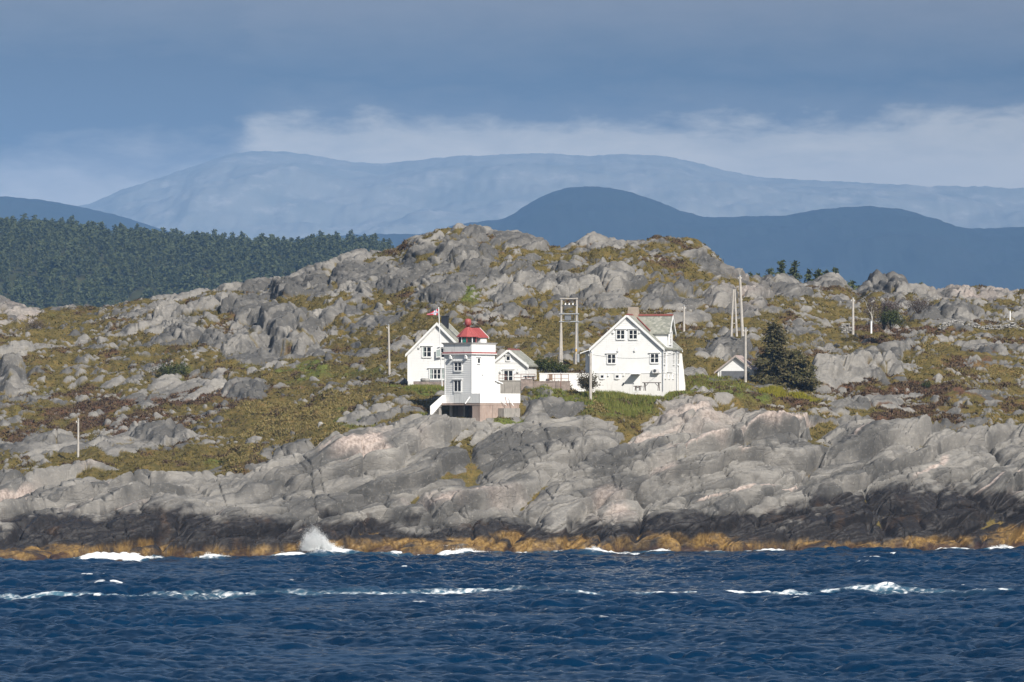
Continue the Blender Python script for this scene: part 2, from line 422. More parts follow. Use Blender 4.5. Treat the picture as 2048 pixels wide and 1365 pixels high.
NR = int(tk[-1]) + 1
tr = np.arange(NR)
seg = np.clip(np.searchsorted(tk, tr, side='right') - 1, 0, len(tk) - 2)
fr = ((tr - tk[seg]) / (tk[seg + 1] - tk[seg]))[:, None]
D0 = Dk[seg] * (1 - fr) + Dk[seg + 1] * fr
Z0 = Zk[seg] * (1 - fr) + Zk[seg + 1] * fr
crest_row = int(tk[len(GUIDES) + 1])
Zs = gsmooth(Z0, 12, 0); Dsm = gsmooth(D0, 12, 0)
wcrest = np.exp(-((tr - crest_row) / 22.0) ** 2)[:, None]
Z0 = Zs * (1 - wcrest) + gsmooth(Z0, 4, 0) * wcrest; D0 = Dsm
PX = np.broadcast_to(px[None, :], D0.shape)
X0 = (PX - 1024.0) / F * D0
PY = HY - (Z0 - CZ) * F / D0
# ---- regions: list of (px, py, rx, ry, amount)
def blobs(lst):
    o = np.zeros(PX.shape)
    for cx, cy, rx, ry, a in lst:
        o += a * np.exp(-(((PX - cx) / rx) ** 2 + ((PY - cy) / ry) ** 2) ** 1.5)
    return o
rowpar = tr[:, None] + 0 * PX
rocky = np.interp(tr, tk[:13], [3.6, 3.6, 3.6, 2.6, 0.40, -0.6, -0.75, -0.55, -0.4, 0.05, 0.1, 0.0, 0.0])[:, None] + 0 * PX
rocky += blobs([
 (560, 672, 95, 46, 2.6), (900, 540, 260, 70, 0.75), (700, 540, 150, 55, 0.75), (1180, 545, 120, 75, 0.7), (1400, 540, 70, 50, 0.7), (840, 625, 130, 40, 0.45),
 (1060, 560, 45, 60, -0.45), (985, 620, 40, 40, -0.5), (1320, 540, 45, 40, -0.8), (940, 590, 14, 30, -0.9), (620, 560, 60, 20, -0.3),
 (330, 870, 75, 22, 1.8), (25, 750, 45, 60, 1.6), (30, 612, 80, 28, 1.0), (320, 650, 120, 30, 0.6), (400, 690, 120, 25, 0.55), (480, 775, 90, 22, 1.0), (120, 900, 130, 22, 0.8), (60, 890, 90, 20, 0.7),
 (640, 745, 130, 22, -0.9), (730, 700, 70, 25, -0.5), (200, 760, 120, 20, -0.4), (560, 850, 110, 35, -1.6), (680, 815, 70, 20, -1.5), (420, 900, 120, 25, -1.1), (250, 920, 120, 14, -0.7), (480, 905, 40, 22, -1.2),
 (760, 790, 60, 12, -1.2), (850, 785, 50, 12, -2.2), (640, 850, 30, 22, -1.6), (760, 860, 60, 12, -0.4), (860, 850, 50, 12, -0.5),
 (1110, 800, 75, 28, 2.2), (1090, 782, 60, 6, -1.2), (1250, 812, 60, 34, -3.6), (1230, 795, 60, 12, -2.4), (1330, 795, 70, 10, -1.6), (1400, 838, 95, 34, 2.4), (1470, 790, 90, 16, -1.5), (1600, 800, 100, 18, -1.2), (1640, 830, 90, 9, -0.9),
 (1800, 785, 170, 28, -0.45), (1740, 730, 90, 28, 1.5), (1700, 690, 60, 16, 1.1), (1450, 700, 62, 22, 2.2), (1600, 745, 60, 16, -0.8), (1640, 672, 70, 14, 0.8), (1790, 700, 60, 20, 0.8), (1970, 715, 90, 24, 0.8), (1950, 640, 100, 16, 0.5),
 (1790, 572, 55, 18, 2.2), (1940, 580, 90, 18, 1.8), (1560, 570, 60, 18, 1.4), (1500, 600, 70, 25, 0.8), (1950, 830, 130, 18, 1.0), (1900, 770, 140, 22, 0.35),
 (930, 848, 70, 10, 1.0), (1030, 850, 90, 16, 1.0), (1290, 835, 25, 18, -0.5)])
# displacement space: along the coast, and up the slope
qx = X0 + 0.0; qy = 0.42 * D0 + 0.9 * Z0
fore = sstep(tk[4] + 25, tk[4] - 25, rowpar)               # 1 on the foreshore
hill = sstep(tk[6], tk[8], rowpar)
wx = qx + 0.9 * fbm(qx / 9, qy / 9, 2, 1); wy = qy + 0.9 * fbm(qx / 9 + 40, qy / 9, 2, 5)
ca, sa = math.cos(R(32)), math.sin(R(32))
fa = ca * wx + sa * wy; fb = -sa * wx + ca * wy            # along and across the foliation of the gneiss
def blocks(a, b, s, seed, an=1.7):
    f1, f2, cid, vx, vy = worley(a / (s * an), b / s, seed)
    ang = cid * 6.283
    dome = 1 - np.clip(f1 / 0.85, 0, 1) ** 2
    tilt = (vx * np.cos(ang) + vy * np.sin(ang))
    crack = 1 - sstep(0.0, 0.075, f2 - f1)
    pil = 1 - (1 - np.clip((f2 - f1) / 0.42, 0, 1)) ** 2
    return dome, cid, tilt, crack, pil
d1, c1, t1, k1, p1 = blocks(fa, fb, 8.5, 21, 1.9)
d2, c2, t2, k2, p2 = blocks(fa + 0.4 * fbm(qx / 2, qy / 2, 2, 31), fb, 3.4, 22, 1.9)
ca2, sa2 = math.cos(R(25)), math.sin(R(25))
ga = ca2 * wx + sa2 * wy; gb = -sa2 * wx + ca2 * wy
for q_ in (0,):
    e1 = blocks(ga, gb, 6.6, 26, 3.1); e2 = blocks(ga + 0.4 * fbm(qx / 2, qy / 2, 2, 33), gb, 2.5, 27, 2.6)
    d1, c1, t1, k1, p1 = [a_ * (1 - fore) + b_ * fore for a_, b_ in zip((d1, c1, t1, k1, p1), e1)]
    d2, c2, t2, k2, p2 = [a_ * (1 - fore) + b_ * fore for a_, b_ in zip((d2, c2, t2, k2, p2), e2)]
    del e1, e2
d3, c3, t3, k3, p3 = blocks(wx * 0.8 + fa * 0.2, wy, 1.35, 23, 1.3)
d4, c4, t4, k4, p4 = blocks(wx, wy, 0.6, 24, 1.2)
band = fbm(fa / 14, fb / 0.55, 3, 41)
fine = fbm(qx / 0.9, qy / 0.9, 3, 51)
big = fbm(qx / 26, qy / 20, 3, 61)
def mesa(lst):
    o = np.zeros(PX.shape)
    wob_ = 0.42 * fbm(qx / 4.0, qy / 3.2, 4, 441)
    for cx, cy, rx, ry, a in lst:
        r = np.sqrt(((PX - cx) / rx) ** 2 + ((PY - cy) / ry) ** 2) + wob_
        o = np.maximum(o, 0.85 * a * sstep(1.05, 0.40, r))
    return o
MESAS = [(500, 690, 75, 28, 2.4), (572, 672, 68, 44, 3.6), (590, 690, 52, 26, 3.2), (330, 872, 72, 19, 1.7), (22, 752, 30, 42, 2.6), (1735, 738, 78, 24, 2.2), (1650, 750, 40, 18, 1.6), (1452, 700, 58, 22, 2.2), (1400, 842, 92, 24, 1.3), (1785, 566, 50, 16, 1.5), (1565, 566, 45, 14, 1.2), (1660, 575, 40, 10, 1.0), (1660, 690, 42, 13, 1.3), (1780, 702, 60, 15, 1.5), (1975, 722, 80, 18, 1.8), (1900, 632, 70, 14, 1.2), (500, 785, 50, 20, 1.3), (350, 640, 70, 14, 1.2), (395, 670, 60, 13, 1.2), (570, 590, 34, 16, 1.4), (90, 882, 70, 14, 0.8), (1240, 560, 60, 34, 1.6), (1340, 580, 50, 22, 1.5), (930, 500, 60, 40, 1.6), (890, 580, 70, 32, 1.6), (720, 560, 110, 36, 1.5), (740, 640, 110, 26, 1.2), (1950, 800, 90, 16, 1.0), (1760, 815, 50, 8, 0.7), (1030, 560, 50, 40, 1.2), (1440, 600, 40, 30, 1.2)]
mes = mesa(MESAS)
rocky = rocky + 1.5 * np.clip(mes, 0, 1) + blobs([(130, 935, 150, 20, -1.6), (380, 918, 130, 18, -1.5), (240, 930, 90, 14, -1.0), (1850, 838, 160, 12, -0.9), (1560, 820, 70, 10, -0.8), (690, 870, 60, 14, -0.7), (780, 850, 60, 10, -0.8), (880, 846, 60, 8, -0.8), (1020, 842, 60, 8, -0.9)])
jag = 0.42 + 0.12 * hill - 0.04 * fore
land = 1 - fore
joint = (0.55 * (1 - sstep(0.0, 0.045, np.abs(fbm(fa / 34, fb / 6.5, 2, 331)))) + 0.45 * (1 - sstep(0.0, 0.035, np.abs(fbm(fa / 6.0, fb / 26, 2, 341)))))
Hr = (1.3 * big + (1.5 + 0.5 * fore) * (p1 * (0.25 + 1.0 * c1) - 0.5) + 1.1 * t1 * p1
      + (1.0 * (p2 * (0.2 + 1.1 * c2) - 0.5) + 0.95 * t2 * p2) * (0.85 + 0.05 * hill)
      + jag * (0.62 * (p3 * (0.2 + 1.1 * c3) - 0.5) + 0.55 * t3 * p3 + 0.22 * (p4 * c4 - 0.3) + 0.18 * t4) + 0.09 * band + 0.06 * fine
      - (0.5 + 0.9 * fore) * k1 - (0.25 + 0.45 * fore) * k2 - 0.10 * k3 * jag - joint * (1 + 0.7 * fore))
Hr = Hr * (0.85 + 0.2 * hill) * (1 - 0.15 * fore) * (1 - 0.45 * np.clip(blobs([(565, 672, 80, 48, 1.0), (700, 560, 170, 50, 0.5), (740, 640, 110, 30, 0.5)]), 0, 1))
def ledge(per, seed, wob):
    u = fb / per + wob * fbm(fa / (per * 2.2), fb / (per * 1.6), 3, seed)
    k = np.floor(u); f = u - k
    amp = 0.35 + 0.95 * np.clip(0.5 + 1.3 * fbm(fa / (per * 2.5), k * 3.7, 2, seed + 3), 0, 1)
    return amp * (sstep(0, 0.10, f) * (1 - f) - 0.45)
Hr = Hr + fore * (3.0 * ledge(7.5, 301, 0.55) + 0.5 * ledge(2.3, 311, 0.5)) + land * 0.7 * ledge(4.0, 321, 0.6)
rocky_up = np.maximum(rocky, 0); rocky_dn = np.minimum(rocky, 0)
Hr = Hr + 0.95 * rocky_dn
Hsoil = 0.75 * fbm(qx / 24, qy / 16, 3, 71) + 0.7 * fbm(qx / 6, qy / 4, 3, 81) + 0.35 * fbm(qx / 2.0, qy / 1.5, 2, 83) - 0.95 * rocky_up + 0.34
rocklvl = Hr - Hsoil
for a_, b_ in ((4, 5), (5, 6), (6, 7), (7, 8), (8, 9), (9, 10)): print('rock share', a_, [round(float((rocklvl[int(tk[a_]):int(tk[b_])] > 0)[:, 200 + 340 * q:540 + 340 * q].mean()), 2) for q in range(4)])
Hs_top = Hsoil + 0.06 * fbm(qx / 0.5, qy / 0.4, 3, 91) + 0.16 * fbm(qx / 1.6, qy / 1.2, 2, 95)
s1, _, sc1, _, _ = worley(wx / 2.1, wy / 1.25, 351)
s2, _, sc2, _, _ = worley(wx / 0.95, wy / 0.6, 361)
stony = sstep(-0.25, 0.35, fbm(qx / 9, qy / 6, 3, 371)) * land * (1 + 0.6 * np.minimum(rocky, 0))
st1 = np.where(sc1 > 0.80 - 0.16 * stony, 0.62 * (1 - (s1 / (0.28 + 0.30 * h2((sc1 * 9999).astype(np.int64), (sc1 * 777).astype(np.int64), 5))) ** 2), -9)
st2 = np.where(sc2 > 0.80 - 0.18 * stony, 0.34 * (1 - (s2 / 0.40) ** 2), -9)
stones = np.maximum(st1, st2) + 0.10 * t4 + 0.12 * t3
stones = np.where((stony > 0.12) & (stones > 0.03) & (rocklvl < 0), stones, 0)
H = np.maximum(Hr, Hs_top) + stones
H = np.clip(H, -2.6, 3.2)
H = H - 0.9 * gsmooth(gsmooth(H, 40, 0), 70, 1)
lumps = mes + 0.0 * blobs([(560, 662, 95, 40, 2.6), (1110, 790, 60, 24, 0.6), (1790, 566, 60, 12, 0.6), (1450, 695, 55, 22, 1.2), (330, 866, 70, 20, 0.7)])
calm = np.clip(1 - blobs([(870, 776, 90, 9, 0.8), (960, 815, 110, 30, 0.75), (1250, 785, 110, 12, 0.85), (1480, 765, 90, 14, 0.75), (1090, 765, 60, 8, 0.8), (1240, 820, 60, 24, 0.6)]), 0.12, 1)
edge = np.interp(tr, [0, tk[1] - 10, tk[1] + 20, crest_row - 60, crest_row, crest_row + 30, NR], [0.5, 0.5, 0.75, 1.0, 0.62, 1, 1])[:, None]
H = H * calm * edge + lumps
# displace along the smooth surface's normal
def normals(X, Y, Z):
    P_ = np.stack([X, Y, Z], -1)
    du = np.gradient(P_, axis=1); dv = np.gradient(P_, axis=0)
    n = np.cross(du, dv); n /= np.linalg.norm(n, axis=-1, keepdims=True) + 1e-9
    return n
sm = lambda a: gsmooth(gsmooth(a, 18, 0), 18, 1)
N0 = normals(sm(X0), sm(D0), sm(Z0))
TX = X0 + N0[..., 0] * H; TY = D0 + N0[..., 1] * H; TZ = Z0 + N0[..., 2] * H

# flat ground under the buildings: (centre px, distance, half width, half depth, z)
PADS = []
def zrow(py, d): return CZ - (py - HY) * d / F
def xcol(p, d): return (p - 1024.0) / F * d
def pad(p, d, rx, ry, z, soft=2.5):
    global TZ
    x = xcol(p, d)
    q = np.maximum(np.abs(TX - x) - rx, np.abs(TY - d) - ry)
    w_ = sstep(soft, 0, q)
    TZ = TZ * (1 - w_) + np.minimum(TZ, z) * w_
def mound(p, d, rx, ry, z, soft=2.5):
    global TZ
    x = xcol(p, d)
    q = np.maximum(np.abs(TX - x) - rx, np.abs(TY - d) - ry)
    w_ = sstep(soft, 0, q)
    TZ = TZ * (1 - w_) + np.maximum(TZ, z) * w_
Z_LH = zrow(838, 600); Z_BIG = zrow(786, 620); Z_LEFT = zrow(772, 628); Z_SMALL = zrow(764, 630); Z_SHED = zrow(761, 644)
pad(938, 600.5, 4.2, 4.0, Z_LH + 0.1, 1.6); pad(985, 603, 3.2, 3.2, Z_LH + 0.2, 1.5)
pad(905, 606.5, 4.0, 4.0, zrow(790, 606), 3.0)
pad(1262, 624.5, 6.0, 7.0, Z_BIG + 0.1, 2.0); pad(1270, 617.0, 6.5, 3.0, Z_BIG - 0.15, 2.0); mound(1262, 616.5, 6, 2.0, Z_BIG - 0.75, 3)
pad(882, 632, 5.2, 5.0, Z_LEFT + 0.1, 1.5); pad(870, 624.5, 5.0, 3.5, Z_LEFT - 0.2, 2.0); mound(850, 624, 5.0, 3.0, Z_LEFT - 0.9, 3.0)
pad(1030, 633, 4.2, 4.5, Z_SMALL + 0.1, 1.5); pad(1075, 622, 5.0, 3.8, zrow(763, 622), 1.5)
pad(1474, 645.5, 3.2, 4.0, Z_SHED + 0.1, 1.0); pad(1472, 640, 3.0, 2.2, zrow(756, 640), 1.5)
pad(1160, 623, 3.5, 3.0, zrow(748, 622), 1.5)

EXT = rocklvl * calm
rockm = sstep(-0.04, 0.05, rocklvl + 0.03 * fine) * (1 - 0.85 * land * sstep(0.35, 0.8, np.maximum(k1, k2 * 0.9)) * sstep(-0.1, 0.3, fbm(qx / 5, qy / 4, 2, 97)))
rockm = np.maximum(rockm, sstep(0.02, 0.10, stones))
TPY = HY - (TZ - CZ) * F / TY
zt = TZ + 1.1 * fbm(TX / 7, TZ / 3.5, 4, 101) + 0.5 * fbm(TX / 1.2, TZ / 1.2, 4, 105) + 1.5 * (c1 - 0.5) + 1.1 * (c2 - 0.5) + 0.5 * (c3 - 0.5)
tone = np.clip(0.5 - 0.24 * blobs([(560, 672, 95, 46, 1.0), (1130, 885, 150, 28, 0.9), (900, 900, 110, 26, 0.7), (1640, 960, 90, 30, 0.5)]) + 0.50 * fbm(fa / 24, fb / 1.9, 4, 401) + 0.55 * fbm(qx / 9, qy / 7, 4, 411) + 0.42 * (c1 - 0.5) + 0.45 * (c2 - 0.5) + 0.30 * (c3 - 0.5) + 0.10 + 0.08 * fore + 0.22 * (stones > 0) - 0.5 * fore * np.clip(joint, 0, 0.5), 0, 1)
darktop = np.interp(px, [-300, 0, 150, 300, 450, 600, 700, 800, 900, 1000, 1200, 1300, 1400, 1500, 1600, 1700, 1850, 2048, 2350], [3.4, 3.6, 5.2, 5.0, 4.2, 4.0, 3.3, 3.4, 3.4, 3.2, 3.6, 4.0, 4.0, 4.2, 5.0, 6.2, 7.2, 7.0, 7.0])[None, :]
dark = sstep(darktop + 0.9, darktop - 0.7, zt + 0.5 * band) * (rockm > -1)
ortop = np.interp(px, [-300, 0, 300, 500, 650, 900, 1100, 1300, 1600, 1850, 2048, 2350], [0.9, 1.0, 1.2, 1.1, 1.5, 1.6, 1.8, 1.4, 1.2, 1.3, 1.8, 1.8])[None, :]
orange = sstep(ortop + 0.35, ortop - 0.25, TZ + 0.45 * (zt - TZ)) * np.clip(0.92 + 1.4 * fbm(qx / 4.0, qy / 1.4, 4, 421), 0.0, 1)
kelp = sstep(0.75, 0.2, TZ + 0.5 * fbm(qx / 2.5, qy, 3, 431) + 0.15 * fine)
pale = np.clip(blobs([(1400, 838, 80, 28, 1.0), (1230, 1010, 45, 30, 0.9), (900, 1000, 110, 14, 0.8), (1330, 935, 25, 20, 0.8), (760, 885, 25, 30, 0.6), (1480, 590, 60, 30, 0.4), (1960, 580, 90, 22, 0.5), (40, 640, 60, 40, 0.4), (980, 985, 70, 12, 0.7)]), 0, 1)
vein = sstep(0.86, 0.97, 1 - np.abs(fbm(fa / 40, fb / 9, 3, 121)) * 2.2) * sstep(0.0, 0.35, fbm(qx / 18, qy / 12, 2, 131)) * fore
pale = np.clip(pale * (0.55 + 0.8 * fbm(qx / 4, qy / 3, 3, 141)) + 0.9 * vein, 0, 1)
lush = np.clip(blobs([(1250, 810, 75, 36, 1.0), (860, 780, 70, 14, 0.9), (1350, 785, 60, 10, 0.8), (1480, 790, 90, 22, 0.6), (680, 835, 50, 35, 0.7), (760, 860, 60, 20, 0.7), (870, 850, 60, 14, 0.9), (1020, 838, 60, 12, 0.9), (640, 745, 150, 22, 0.55), (940, 590, 25, 30, 0.9), (1100, 780, 60, 10, 0.5), (360, 760, 60, 18, 0.5), (1650, 820, 60, 12, 0.4), (1640, 762, 70, 8, 0.8), (450, 925, 60, 16, 0.5)]) + 0.45 * fbm(qx / 6, qy / 4, 3, 151), 0, 1)
heath = np.clip(blobs([(1800, 795, 190, 40, 0.9), (260, 810, 200, 40, 0.55), (420, 790, 80, 22, 0.7), (1800, 670, 80, 18, 0.8), (1980, 700, 80, 40, 0.4), (200, 860, 200, 30, 0.5)]) * (0.7 + 0.9 * fbm(qx / 5, qy / 3, 3, 171)) + 0.5 * fbm(qx / 9, qy / 6, 4, 161) + 0.1, 0, 1)
gold = np.clip(blobs([(600, 840, 110, 34, 0.9), (700, 800, 60, 16, 0.7), (1290, 800, 60, 14, 0.4), (1630, 690, 60, 12, 0.8), (1860, 690, 80, 12, 0.6), (1970, 745, 70, 12, 0.6), (1640, 830, 90, 12, 0.6), (1160, 785, 30, 14, 0.7), (520, 905, 90, 30, 0.5)]) + 0.55 * fbm(qx / 7, qy / 3.5, 3, 181), 0, 1)

# ---- terrain material
def terrain_material():
    m, t, b = material('gneiss_rock_and_moorland', 0.85, 0.2)
    g = t.new('ShaderNodeNewGeometry'); pos = g.outputs['Position']
    A = t.new('ShaderNodeAttribute'); A.attribute_name = 'ground_mask'
    B = t.new('ShaderNodeAttribute'); B.attribute_name = 'shore_mask'
    sa_ = t.new('ShaderNodeSeparateColor'); t.l.new(A.outputs['Color'], sa_.inputs[0])
    sb_ = t.new('ShaderNodeSeparateColor'); t.l.new(B.outputs['Color'], sb_.inputs[0])
    rock, lu, he = sa_.outputs; go = A.outputs['Alpha']
    dk, orr, ke = sb_.outputs; pa = B.outputs['Alpha']
    mp = t.new('ShaderNodeMapping'); mp.inputs['Rotation'].default_value = (R(20), R(-32), R(10)); mp.inputs['Scale'].default_value = (0.35, 0.6, 2.2)
    t.l.new(pos, mp.inputs['Vector'])
    n_st = t.noise(mp.outputs[0], 1.1, 7.0, 0.62, 0.6)
    n1 = t.noise(pos, 0.28, 6.0, 0.6); n2 = t.noise(pos, 2.3, 6.0, 0.65); n3 = t.noise(pos, 7.0, 4.0, 0.6)
    C_ = t.new('ShaderNodeAttribute'); C_.attribute_name = 'rock_tone'
    tn = t.math('ADD', C_.outputs['Fac'], t.math('MULTIPLY', t.math('SUBTRACT', n1, 0.5), 0.5))
    rc = t.ramp(tn, [(0.12, (0.085, 0.082, 0.076)), (0.38, (0.26, 0.245, 0.22)), (0.60, (0.49, 0.455, 0.40)), (0.84, (0.66, 0.61, 0.535))])
    rc = t.mix(t.mapr(n_st, 0.38, 0.62, 0.55, 1.0), t.mix(0.5, rc, (0.13, 0.125, 0.12)), rc)
    rc = t.mix(t.mapr(n2, 0.54, 0.75, 0, 0.35), rc, (0.48, 0.455, 0.415))
    rc = t.mix(t.mapr(n2, 0.44, 0.3, 0, 0.5), rc, (0.11, 0.105, 0.10))
    rc = t.mix(t.mapr(n3, 0.62, 0.80, 0, 0.15), rc, (0.48, 0.455, 0.41))
    rc = t.mix(t.math('MULTIPLY', pa, t.mapr(n2, 0.3, 0.6, 0.6, 1.0)), rc, t.ramp(n2, [(0.3, (0.30, 0.225, 0.19)), (0.6, (0.50, 0.42, 0.37))]))
    dkc = t.ramp(n2, [(0.3, (0.012, 0.011, 0.011)), (0.6, (0.032, 0.028, 0.026)), (0.75, (0.062, 0.052, 0.044))])
    dkc = t.mix(t.mapr(n1, 0.54, 0.70, 0, 0.6), dkc, (0.075, 0.048, 0.030))
    rc = t.mix(dk, rc, dkc)
    orc = t.ramp(n2, [(0.3, (0.055, 0.032, 0.016)), (0.46, (0.18, 0.108, 0.036)), (0.62, (0.28, 0.178, 0.060)), (0.78, (0.38, 0.27, 0.13))])
    rc = t.mix(t.math('MULTIPLY', orr, t.mapr(n1, 0.3, 0.48, 0.45, 1.0)), rc, orc)
    rc = t.mix(t.math('MULTIPLY', ke, 0.85), rc, (0.040, 0.022, 0.018))
    v1 = t.noise(pos, 0.9, 6.0, 0.65); v2 = t.noise(pos, 4.5, 5.0, 0.65)
    vg = t.ramp(v1, [(0.3, (0.066, 0.058, 0.018)), (0.5, (0.125, 0.096, 0.028)), (0.7, (0.19, 0.13, 0.040))])
    vg = t.mix(t.mapr(t.math('ADD', he, t.math('MULTIPLY', t.math('SUBTRACT', v1, 0.5), 1.2)), 0.25, 0.65), vg, t.ramp(v2, [(0.3, (0.060, 0.030, 0.018)), (0.7, (0.155, 0.082, 0.044))]))
    vg = t.mix(t.mapr(t.math('ADD', lu, t.math('MULTIPLY', t.math('SUBTRACT', v1, 0.5), 1.0)), 0.25, 0.8, 0, 0.9), vg, t.ramp(v2, [(0.3, (0.050, 0.078, 0.013)), (0.7, (0.145, 0.165, 0.033))]))
    vg = t.mix(t.mapr(t.math('ADD', go, t.math('MULTIPLY', t.math('SUBTRACT', v1, 0.5), 1.0)), 0.3, 0.85, 0, 0.8), vg, t.ramp(v2, [(0.3, (0.12, 0.085, 0.025)), (0.7, (0.25, 0.165, 0.062))]))
    vg = t.mix(t.mapr(v2, 0.5, 0.32, 0, 0.75), vg, (0.028, 0.024, 0.012))
    vg = t.mix(t.mapr(t.noise(pos, 1.7, 5.0, 0.7), 0.66, 0.74, 0, 0.8), vg, (0.34, 0.32, 0.29))
    t.put(b.inputs['Base Color'], t.mix(rock, vg, rc))
    t.put(b.inputs['Roughness'], t.math('SUBTRACT', 0.9, t.math('MULTIPLY', dk, 0.42)))
    bp = t.new('ShaderNodeBump'); bp.inputs['Strength'].default_value = 0.62; bp.inputs['Distance'].default_value = 0.14
    hgt = t.math('ADD', t.math('MULTIPLY', n2, 1.0), t.math('ADD', t.math('MULTIPLY', n3, 0.5), t.math('MULTIPLY', n_st, 0.6)))
    wv = mp.outputs[0]
    for sc_v, dep, wid in ((0.55, 0.75, 0.035), (1.6, 0.35, 0.05)):
        vo = t.new('ShaderNodeTexVoronoi', feature='DISTANCE_TO_EDGE'); vo.inputs['Scale'].default_value = sc_v
        t.l.new(wv, vo.inputs['Vector'])
        hgt = t.math('SUBTRACT', hgt, t.math('MULTIPLY', t.mapr(vo.outputs['Distance'], wid, 0.0), t.math('MULTIPLY', t.mapr(n1, 0.44, 0.62), dep)))
    vh = t.math('MULTIPLY', v2, 2.2)
    hm = t.new('ShaderNodeMix', data_type='FLOAT'); t.put(hm.inputs[0], rock); t.put(hm.inputs[2], vh); t.put(hm.inputs[3], hgt)
    t.put(bp.inputs['Height'], hm.outputs[0]); t.l.new(bp.outputs[0], b.inputs['Normal'])
    return m
terrain = np_mesh('terrain', np.stack([TX, TY, TZ], -1).reshape(-1, 3), grid_quads(NR, NC), terrain_material())
tag(terrain, kind='structure')
add_attr(terrain, 'ground_mask', np.stack([rockm, lush, heath, gold], -1).reshape(-1, 4))
add_attr(terrain, 'rock_tone', np.stack([tone, 0 * tone, 0 * tone, 0 * tone + 1], -1).reshape(-1, 4))
add_attr(terrain, 'shore_mask', np.stack([dark, orange, kelp, pale], -1).reshape(-1, 4))

def ground(p, d):
    """height of the terrain at image column p and distance d"""
    x = xcol(p, d); c = int(np.searchsorted(px, p)); a, b = max(0, c - 6), min(NC, c + 7)
    q = (TX[:, a:b] - x) ** 2 + (TY[:, a:b] - d) ** 2
    i = np.argsort(q.ravel())[:4]
    return float(np.mean(TZ[:, a:b].ravel()[i]))
def loc(p, d, sink=0.0):
    return (xcol(p, d), d, ground(p, d) - sink)

# ------------------------------------------------------------------ sea
def ocean(N, L, wind, wdir, hs, seed):
    r_ = np.random.default_rng(seed)
    k1_ = np.fft.fftfreq(N, L / N) * 2 * np.pi
    kx, ky = np.meshgrid(k1_, k1_, indexing='xy'); k = np.sqrt(kx * kx + ky * ky); k[0, 0] = 1e-6
    Lw = wind * wind / 9.81
    c = (kx * math.cos(wdir) + ky * math.sin(wdir)) / k
    ph = np.exp(-1 / (k * Lw) ** 2) / k ** 3.1 * (0.22 + 0.78 * c * c) * np.where(c < 0, 0.4, 1.0) * np.exp(-(k * 0.05) ** 2)
    ph[0, 0] = 0
    h = np.sqrt(ph) * (r_.normal(size=(N, N)) + 1j * r_.normal(size=(N, N)))
    z = np.fft.ifft2(h).real; s = hs / 4 / z.std()
    dxx = np.fft.ifft2(-1j * kx / k * h).real * s; dyy = np.fft.ifft2(-1j * ky / k * h).real * s
    return z * s, dxx, dyy
def sample(t_, x, y, L):
    N = t_.shape[0]; u = (x / L % 1.0) * N; v = (y / L % 1.0) * N
    i = np.floor(u).astype(int); j = np.floor(v).astype(int); a = u - i; b = v - j
    i %= N; j %= N; i1 = (i + 1) % N; j1 = (j + 1) % N
    return (t_[j, i] * (1 - a) + t_[j, i1] * a) * (1 - b) + (t_[j1, i] * (1 - a) + t_[j1, i1] * a) * b
OL = 171.0
oz, odx, ody = ocean(1024, OL, 5.0, R(74), 1.0, 5)
print('sea slope', float(np.gradient(oz, OL / 1024, axis=0).std()), float(np.gradient(oz, OL / 1024, axis=1).std()))
spx = np.concatenate([np.array([-120000., -30000., -9000., -4000, -2000, -1100, -600, -400]), np.linspace(-260, 2310, 1150), np.array([2450, 2650, 3150., 4050, 6050, 11000., 32000., 122000.])])
sd = np.concatenate([np.array([-900., -200, 60, 140, 190, 225, 245]), np.arange(258, 610, 0.34), np.array([615., 625, 645, 700, 900, 1300, 2200, 4000, 8500, 17800])])
SPX, SD = np.meshgrid(spx, sd)
SX = (SPX - 1024) / F * 250 * (SD < 250) + (SPX - 1024) / F * np.minimum(SD, 700) * (SD >= 250)
fade = sstep(246, 262, SD) * sstep(640, 606, SD) * sstep(-600, -240, SPX) * sstep(2800, 2290, SPX)
sz = sample(oz, SX, SD, OL); sdx = sample(odx, SX, SD, OL); sdy = sample(ody, SX, SD, OL)
grp = 0.8 + 0.5 * fbm(SX / 22, SD / 26, 2, 211)
WZ = sz * fade * grp; WX = SX + 1.25 * sdx * fade * grp; WY = SD + 1.25 * sdy * fade * grp
crest = np.clip(sz / (oz.std()), -4, 6)
shoreD = np.interp(SPX, px, Ds)
ds = shoreD - SD
wash_c = [(30, 40, 0.4), (215, 60, 1.0), (270, 40, 1.0), (420, 50, 0.8), (560, 35, 0.4), (645, 70, 1.2), (780, 60, 0.6), (915, 65, 1.2), (1010, 40, 0.4), (1040, 30, 0.4), (1190, 38, 1.0), (1320, 30, 0.5), (1430, 40, 0.6), (1545, 45, 0.6), (1720, 30, 0.2), (1900, 60, 0.45), (2010, 55, 0.9)]
wash = 0.3 + sum(a * np.exp(-((SPX - c) / (w_ * 0.75)) ** 2) for c, w_, a in wash_c)
nz1 = fbm(SX / 2.2, SD / 3.2, 4, 221); nz2 = fbm(SX / 0.6, SD / 1.1, 4, 231)
surf = np.exp(-((ds - 1.0) / (2.2 + 2.2 * wash)) ** 2)
foam = np.clip(surf * wash * 1.6 + 0.9 * nz1 * surf - 0.42 + 0.5 * nz2 * surf, 0, 1)
WZ = WZ + fade * surf * np.clip(wash - 0.35, 0, 1.2) * (0.42 + 0.25 * nz1)
srow = np.interp(SPX, [-300, 0, 150, 300, 420, 560, 700, 900, 1060, 1200, 1330, 1500, 1600, 1700, 1800, 1950, 2048, 2350], [1199, 1198, 1196, 1194, 1193, 1189, 1188, 1186, 1183, 1190, 1189, 1185, 1189, 1183, 1185, 1189, 1187, 1187])
sD_ = F * CZ / (srow - HY)
sw = 3.4 + 2.2 * fbm(SX / 16, SD / 300, 2, 241)
